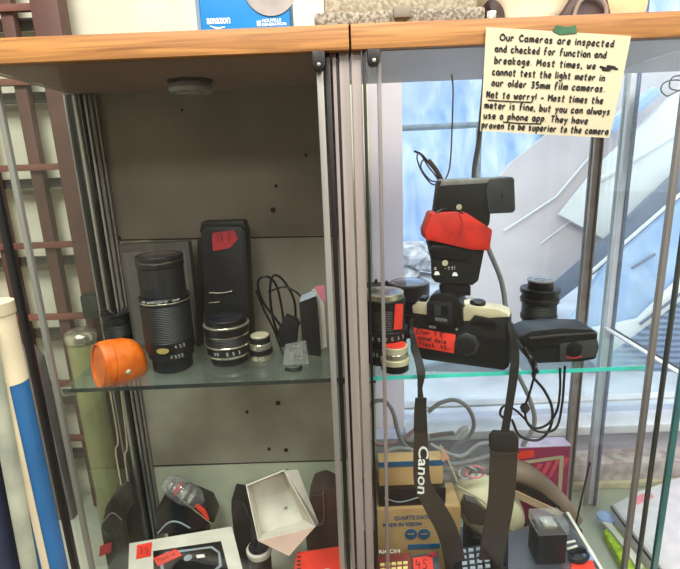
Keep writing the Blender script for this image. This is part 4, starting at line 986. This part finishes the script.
# magenta box
t, xa, xb, h = vbox('magenta_box', 'magenta printed box with pink stripes standing against the rear glass', 516, 571, 449, .865, .03, zB, 'magenta', -4)
yf = .8645
MB().box(((xa+xb)/2, .88, h+.0008), (xb-xa, .032, .002)).build('top_face', 'lilac', t)
for i in range(5):
    x, y = 520+i*9, 484-i*2
    MB().prism([W(x,y,yf), W(x+4,y-.5,yf), W(x+14,y-18,yf), W(x+9,y-18,yf)], (0,.001,0)).build('printed_stripe', 'pinkred', t)
MB().prism([W(518,462,yf-.001), W(560,456,yf-.001), W(560,459,yf-.001), W(518,465,yf-.001)], (0,.001,0)).build('printed_line', 'paper', t)
MB().prism([W(560,456,yf-.001), W(564,456,yf-.001), W(561,500,yf-.001), W(557,500,yf-.001)], (0,.001,0)).build('printed_line', 'paper', t)
MB().prism([W(516,452,yf-.001), W(534,450,yf-.001), W(534,457,yf-.001), W(516,460,yf-.001)], (0,.001,0)).build('printed_patch', 'red', t)
MB().prism([W(518,480,yf-.0015), W(530,472,yf-.0015), W(540,484,yf-.0015), W(536,500,yf-.0015), W(518,502,yf-.0015)], (0,.001,0)).build('printed_patch', 'taupe', t)
# grey tray with jewel box
zt = EYE-.66
t = block('grey_tray', 'grey metal tray box with white edges under the small black cube', 'tray', [(508,532),(566,512),(604,574),(636,620),(508,640)], zt, zB, 'greytray', .002, part='body')
zprint(t, [(566,512),(569,512),(610,580),(640,622),(632,622)], zt, 'whitecard', 'white_edge', .002)
zprint(t, [(572,562),(592,560),(600,580),(570,584)], zt, 'red', 'red_label')
zprint(t, [(581,551),(592,549),(598,560),(586,561)], zt, 'skyplastic', 'blue_label')
zj = zt; j0 = Z(537, 566, zj+.001); j1 = Z(565, 564, zj+.001)
Yj = min(j0.y, j1.y)
t = thing('ring_box', 'small black cube box with a clear lid holding a silver fitting', 'box', ((j0.x+j1.x)/2, Yj+.02, zj+.001))
hj = W(550, 536, Yj).z
MB().box(((j0.x+j1.x)/2, Yj+.021, (zj+.003+hj)/2), (j1.x-j0.x, .04, hj-zj-.003), .002).build('body', 'matteblack', t)
MB().box(((j0.x+j1.x)/2, Yj+.022, hj+.009), (j1.x-j0.x+.003, .043, .018), .002).build('lid', 'clear', t)
MB().box(((j0.x+j1.x)/2, Yj+.022, hj+.006), (.022, .024, .008), .003).build('fitting', 'silver', t)
t = thing('coiled_lead', 'short black lead with silver tips beside the small black cube', 'cable', Z(576, 560, zj+.003))
MB().tube([Z(x, y, zj+.006+.004*math.sin(i)) for i, (x, y) in enumerate(((570,553),(580,548),(588,555),(582,562),(571,560),(574,552),(585,551)))], .0032, 8).build('lead', 'black', t)
MB().tube([Z(566,543,zj+.012), Z(575,541,zj+.012)], .002, 8).build('tip', 'whitecard', t); MB().tube([Z(567,549,zj+.012), Z(577,546,zj+.012)], .002, 8).build('tip', 'whitecard', t)
# right: brush and grey case, on the counter outside the case
zq = zC
t = thing('scrub_brush', 'lime green brush with a pale blue end lying in a clear wrap', 'brush', Z(630, 548, zq))
MB().prism([Z(x, y, zq+.022) for x, y in ((603,530),(613,523),(650,564),(648,574),(628,574))], (0,0,-.02), .005).build('bristles', 'lime', t)
MB().ribbon([Z(x, y, zq+.026) for x, y in ((606,522),(618,537),(630,552),(640,568))], [.016,.012,.014,.014], .005, Vector((0,0,1))).build('handle', 'whitecard', t)
MB().lathe([(.018,0),(.020,.004),(.018,.010),(0,.012)], Z(606,520,zq+.020), 30).build('round_end', 'skyplastic', t)
t = block('document_case', 'pale grey leatherette case with a dark edge at the lower right corner', 'case', [(612,504),(640,490),(720,462),(800,560),(690,610),(660,566)], zq+.06, zq+.001, 'greycase', .006, part='lid')
P_ = [Z(x, y, zq+.035) for x, y in ((608.5,506.5),(655,569),(690,613))]
MB().tube([Z(611.5,507,zq+.05), Z(632,535,zq+.05), Z(660,571,zq+.05)], .003, 6, smooth=False).build('edge_piping', 'black', t)
zprint(t, [(634,497),(650,491),(654,497),(637,505)], zq+.06, 'pinktag', 'pink_mark', .0004)
# ================================================================= rolls leaning at the far left, in front of the case
def roll(name, label, p_top, p_bot, Yt_, Yb_, r, m, cat='tube'):
    a_, b_ = W(*p_top, Yt_), W(*p_bot, Yb_)
    t = thing(name, label, cat, b_); MB().tube([a_, a_.lerp(b_, .5), b_], r, 24, smooth=False).build('tube', m, t)
    return t, a_, b_
def to_floor(a, b_):
    d_ = b_-a; return a+d_*((a.z-.0)/(-d_.z))
def leaning(name, label, pa_, pb_, Y, r, m, extra=None):
    a_, b_ = W(*pa_, Y), W(*pb_, Y); c_ = to_floor(a_, b_)
    t = thing(name, label, 'roll', c_)
    MB().tube([a_, c_+Vector((0,0,r*.3))], r, 28, smooth=False).build('tube', m, t); return t, a_, c_
Yr = .455
t, a_, c_ = leaning('wrapped_roll', 'blue-wrapped roll with a cream stripe standing at the left edge', (-5,310), (52,569), Yr, .0155, 'bluetube')
d_ = (c_-a_).normalized()
MB().tube([a_-d_*.002, a_+d_*.075], .0158, 28, smooth=False).build('bare_end', 'creamtube', t)
MB().tube([a_-d_*.008, a_+d_*.004], .0172, 28, smooth=False).build('end_cap', 'paper', t)
so = Vector((.0045,-.0150,0));  so = so-d_*so.dot(d_); so = so.normalized()*.0156; mb = MB(); mb.ribbon([a_+d_*.07+so*1.02, a_+d_*.5+so, c_+so-d_*.03], [.0075], .0012, Vector((0,1,0))); mb.build('cream_stripe', 'creamtube', t)
t, a_, c_ = leaning('mottled_roll', 'mottled grey-green roll left of the blue-wrapped one', (-14,330), (30,569), Yr-.02, .0078, 'greentube')
t, a_, c_ = leaning('navy_roll', 'dark navy cloth roll cut off by the bottom left corner', (-34,350), (8,569), Yr-.0, .0115, 'navy')
pg = W(36, 372, 1.02)
t = thing('grey_cushion', 'grey rounded pad behind the black door post at the left', 'pad', (pg.x, 1.0, zC))
P_ = [(pg.x-.045,.985,zC),(pg.x+.04,.985,zC),(pg.x+.03,.985,pg.z+.04),(pg.x+.012,.985,pg.z+.07),(pg.x-.012,.985,pg.z+.07),(pg.x-.03,.985,pg.z+.05)]
MB().prism([Vector(p) for p in P_], (0,.035,0), .008).build('pad', mat('slate_grey_pad', (104,100,100), .8), t)
t['category'] = 'pad'
# ================================================================= outdoors
OZ = zo-.25
struct(MB().box((1.0, 6.2, OZ-.05), (14, 10, .1)).build('ground_outside', 'snowground'))
def OP(px, py, Yref=2.2, kx=-.12, kz=.35):
    """point on a sloping plane outside the window"""
    n = Vector((kx, -1, kz)); return hit(px, py, Vector((.5, Yref, EYE)), n)
bk = MB(); b = bk.b; NX, NZ = 60, 30; g_ = []
for j in range(NZ+1):
    row = []
    for i in range(NX+1):
        x = -1.5+9*i/NX; z = OZ-.1+4.4*j/NZ
        y = 5.2+.35*z+.25*noise.noise(Vector((x*1.5, z*1.5, 3)))
        row.append(b.verts.new((x, y, z)))
    g_.append(row)
for j in range(NZ):
    for i in range(NX): b.faces.new((g_[j][i], g_[j][i+1], g_[j+1][i+1], g_[j+1][i]))
o = bk.build('snow_bank_outside', 'snow'); struct(o)
o.modifiers.new('s', 'SOLIDIFY').thickness = .2
yr = 3.0
t = thing('fence_rail', 'grey horizontal rail outside the window behind the wire coil', 'rail', W(440,127,yr))
MB().tube([W(385,129,yr), W(600,119,yr)], .018, 8, smooth=False).build('rail', 'greykey', t)
for px in (395, 480, 545):
    a_ = W(px, 128, yr); MB().box((a_.x, yr+.02, (a_.z+OZ)/2), (.03,.03,a_.z-OZ), .003).build('rail_post', 'greykey', t)
# rocks
random.seed(3)
for i, (px, py, w_) in enumerate(((410,252,26),(428,262,22),(404,274,20),(426,284,26),(404,292,18))):
    c_ = W(px, py, 3.6); s_ = S(c_)
    b = bmesh.new(); bmesh.ops.create_icosphere(b, subdivisions=3, radius=1)
    for v in b.verts:
        v.co *= 1+.35*noise.noise(v.co*1.6+Vector((i*7, 0, 0)))
        v.co = Vector((v.co.x*w_*s_*.8, v.co.y*.15, v.co.z*w_*.42*s_))+c_
    mb = MB(); mb.b.free(); mb.b = b; o = mb.build('snowy_rock', 'rock')
    tag(o, ['upper left snowy rock', 'upper right snowy rock', 'middle snowy rock', 'lower right snowy rock', 'lowest snowy rock'][i]+' of the pile outside, left of the flash', 'rock', 'snowy rocks outside the window')
bs = c_.z
c0 = W(415, 300, 3.7)
struct(MB().box((c0.x+.1, 3.75, (OZ+c0.z)/2), (.9, .3, c0.z-OZ+.05), .04).build('trim_4', 'rock'))
def opanel(name, label, poly, Y, m, th=.03, cat='panel', ribs=None, grp='sloping panels outside the window'):
    P_ = [OP(x, y, Y) for x, y in poly]; c_ = sum(P_, Vector())/len(P_)
    t = thing(name, label, cat, Vector((c_.x, c_.y, min(p.z for p in P_))), group=grp)
    MB().prism(P_, (0,th,0), .004).build('sheet', m, t)
    lo_ = sorted(P_, key=lambda p: p.z)[:2]
    for p in lo_:
        q_ = p.lerp(c_, .12)
        if q_.z-OZ > .03 and 'blue streak' not in label: MB().box((q_.x, q_.y+th*.6, (q_.z+OZ)/2), (.03, .03, q_.z-OZ), .002).build('prop', 'greykey', t)
    for r_ in ribs or []:
        a_, b_ = OP(*r_[0], Y-.012), OP(*r_[1], Y-.012)
        MB().tube([a_, a_.lerp(b_, .5), b_], r_[2], 8, smooth=False).build('rib', r_[3] if len(r_) > 3 else 'whitepanel', t)
    return t
opanel('sloping_panel', 'large pale pink sloping panel outside, behind the flash and note', [(470,420),(470,210),(510,164),(600,92),(700,20),(700,150),(600,252),(532,306),(560,420)], 2.5, 'palepanel',
       ribs=[((504,231),(556,197),.006),((556,197),(604,140),.006),((540,244),(604,196),.004),((604,128),(640,95),.01)])
opanel('sloping_panel', 'white sloping panel outside with a pale blue streak, upper right', [(560,215),(600,165),(700,70),(700,152),(606,240)], 2.42, 'whitepanel',
       ribs=[((608,130),(655,92),.03,'bluepanel'),((600,180),(690,125),.012)])
opanel('sloping_beam', 'steel grey diagonal beam outside between the white and blue panels', [(535,302),(600,246),(700,150),(700,182),(602,268),(545,312)], 2.36, 'steelpanel', cat='beam')
opanel('sloping_panel', 'sky blue sloping panel outside at the right of the brown post', [(566,330),(604,268),(700,184),(700,268),(640,322),(600,330)], 2.34, 'bluepanel',
       ribs=[((590,273),(690,186),.008),((632,268),(655,254),.006,'steelpanel')])
opanel('sloping_beam', 'white diagonal beam outside crossing above the ribbed steel panel', [(540,340),(640,320),(700,262),(700,292),(610,360),(540,362)], 2.3, 'whitepanel', cat='beam',
       ribs=[((640,324),(695,283),.006,'steelpanel')])
opanel('ribbed_panel', 'ribbed steel blue panel outside at the lower right of the window', [(600,420),(604,362),(700,290),(700,420)], 2.28, 'darksteel')
opanel('ribbed_panel', 'pale ribbed sheet outside under the shelf edge', [(400,425),(404,372),(480,355),(610,345),(608,425)], 2.26, mat('lilac_grey_sheet', (170,164,184), .5, scale=3), ribs=[((500,350),(560,420),.014),((432,372),(466,420),.012),((590,362),(650,415),.010,'steelpanel')])
opanel('outdoor_post', 'pale square post outside at the lower left of the window', [(404,430),(404,335),(416,335),(417,430)], 2.2, 'whitepanel', cat='post', grp=None)
# ================================================================= light
def area(name, loc, rot, size, power, col, sy=None):
    l = bpy.data.lights.new(name, 'AREA'); l.energy = power; l.color = col; l.size = size
    if sy: l.shape = 'RECTANGLE'; l.size_y = sy
    o = bpy.data.objects.new(name, l); o.location = loc; o.rotation_euler = rot; C.objects.link(o); return o
for lx_, ly_, lp_ in CL: area('ceiling_or_fill_lamp', (lx_, ly_, HC-.06), (0,0,0), .6, lp_, (1,.95,.9))  # the two lamps behind the viewer are added fill
w = bpy.data.worlds.new('World'); bpy.context.scene.world = w; w.use_nodes = True
bgn = w.node_tree.nodes['Background']; bgn.inputs[0].default_value = (.82, .88, 1.0, 1); bgn.inputs[1].default_value = 2.4
cam = bpy.data.cameras.new('camera'); co = bpy.data.objects.new('camera', cam); C.objects.link(co)
cam.sensor_width = 36; cam.lens = F/680*36; cam.clip_start = .02; cam.clip_end = 60
co.matrix_world = Matrix(((RT.x, UP.x, -FW.x, 0), (RT.y, UP.y, -FW.y, 0), (RT.z, UP.z, -FW.z, EYE), (0,0,0,1)))
sc_ = bpy.context.scene; sc_.camera = co
sc_.view_settings.view_transform = 'Standard'; sc_.view_settings.look = 'None'; sc_.view_settings.exposure = 0; sc_.view_settings.gamma = 1
sc_.cycles.max_bounces = 10; sc_.cycles.transparent_max_bounces = 24; sc_.cycles.use_denoising = True
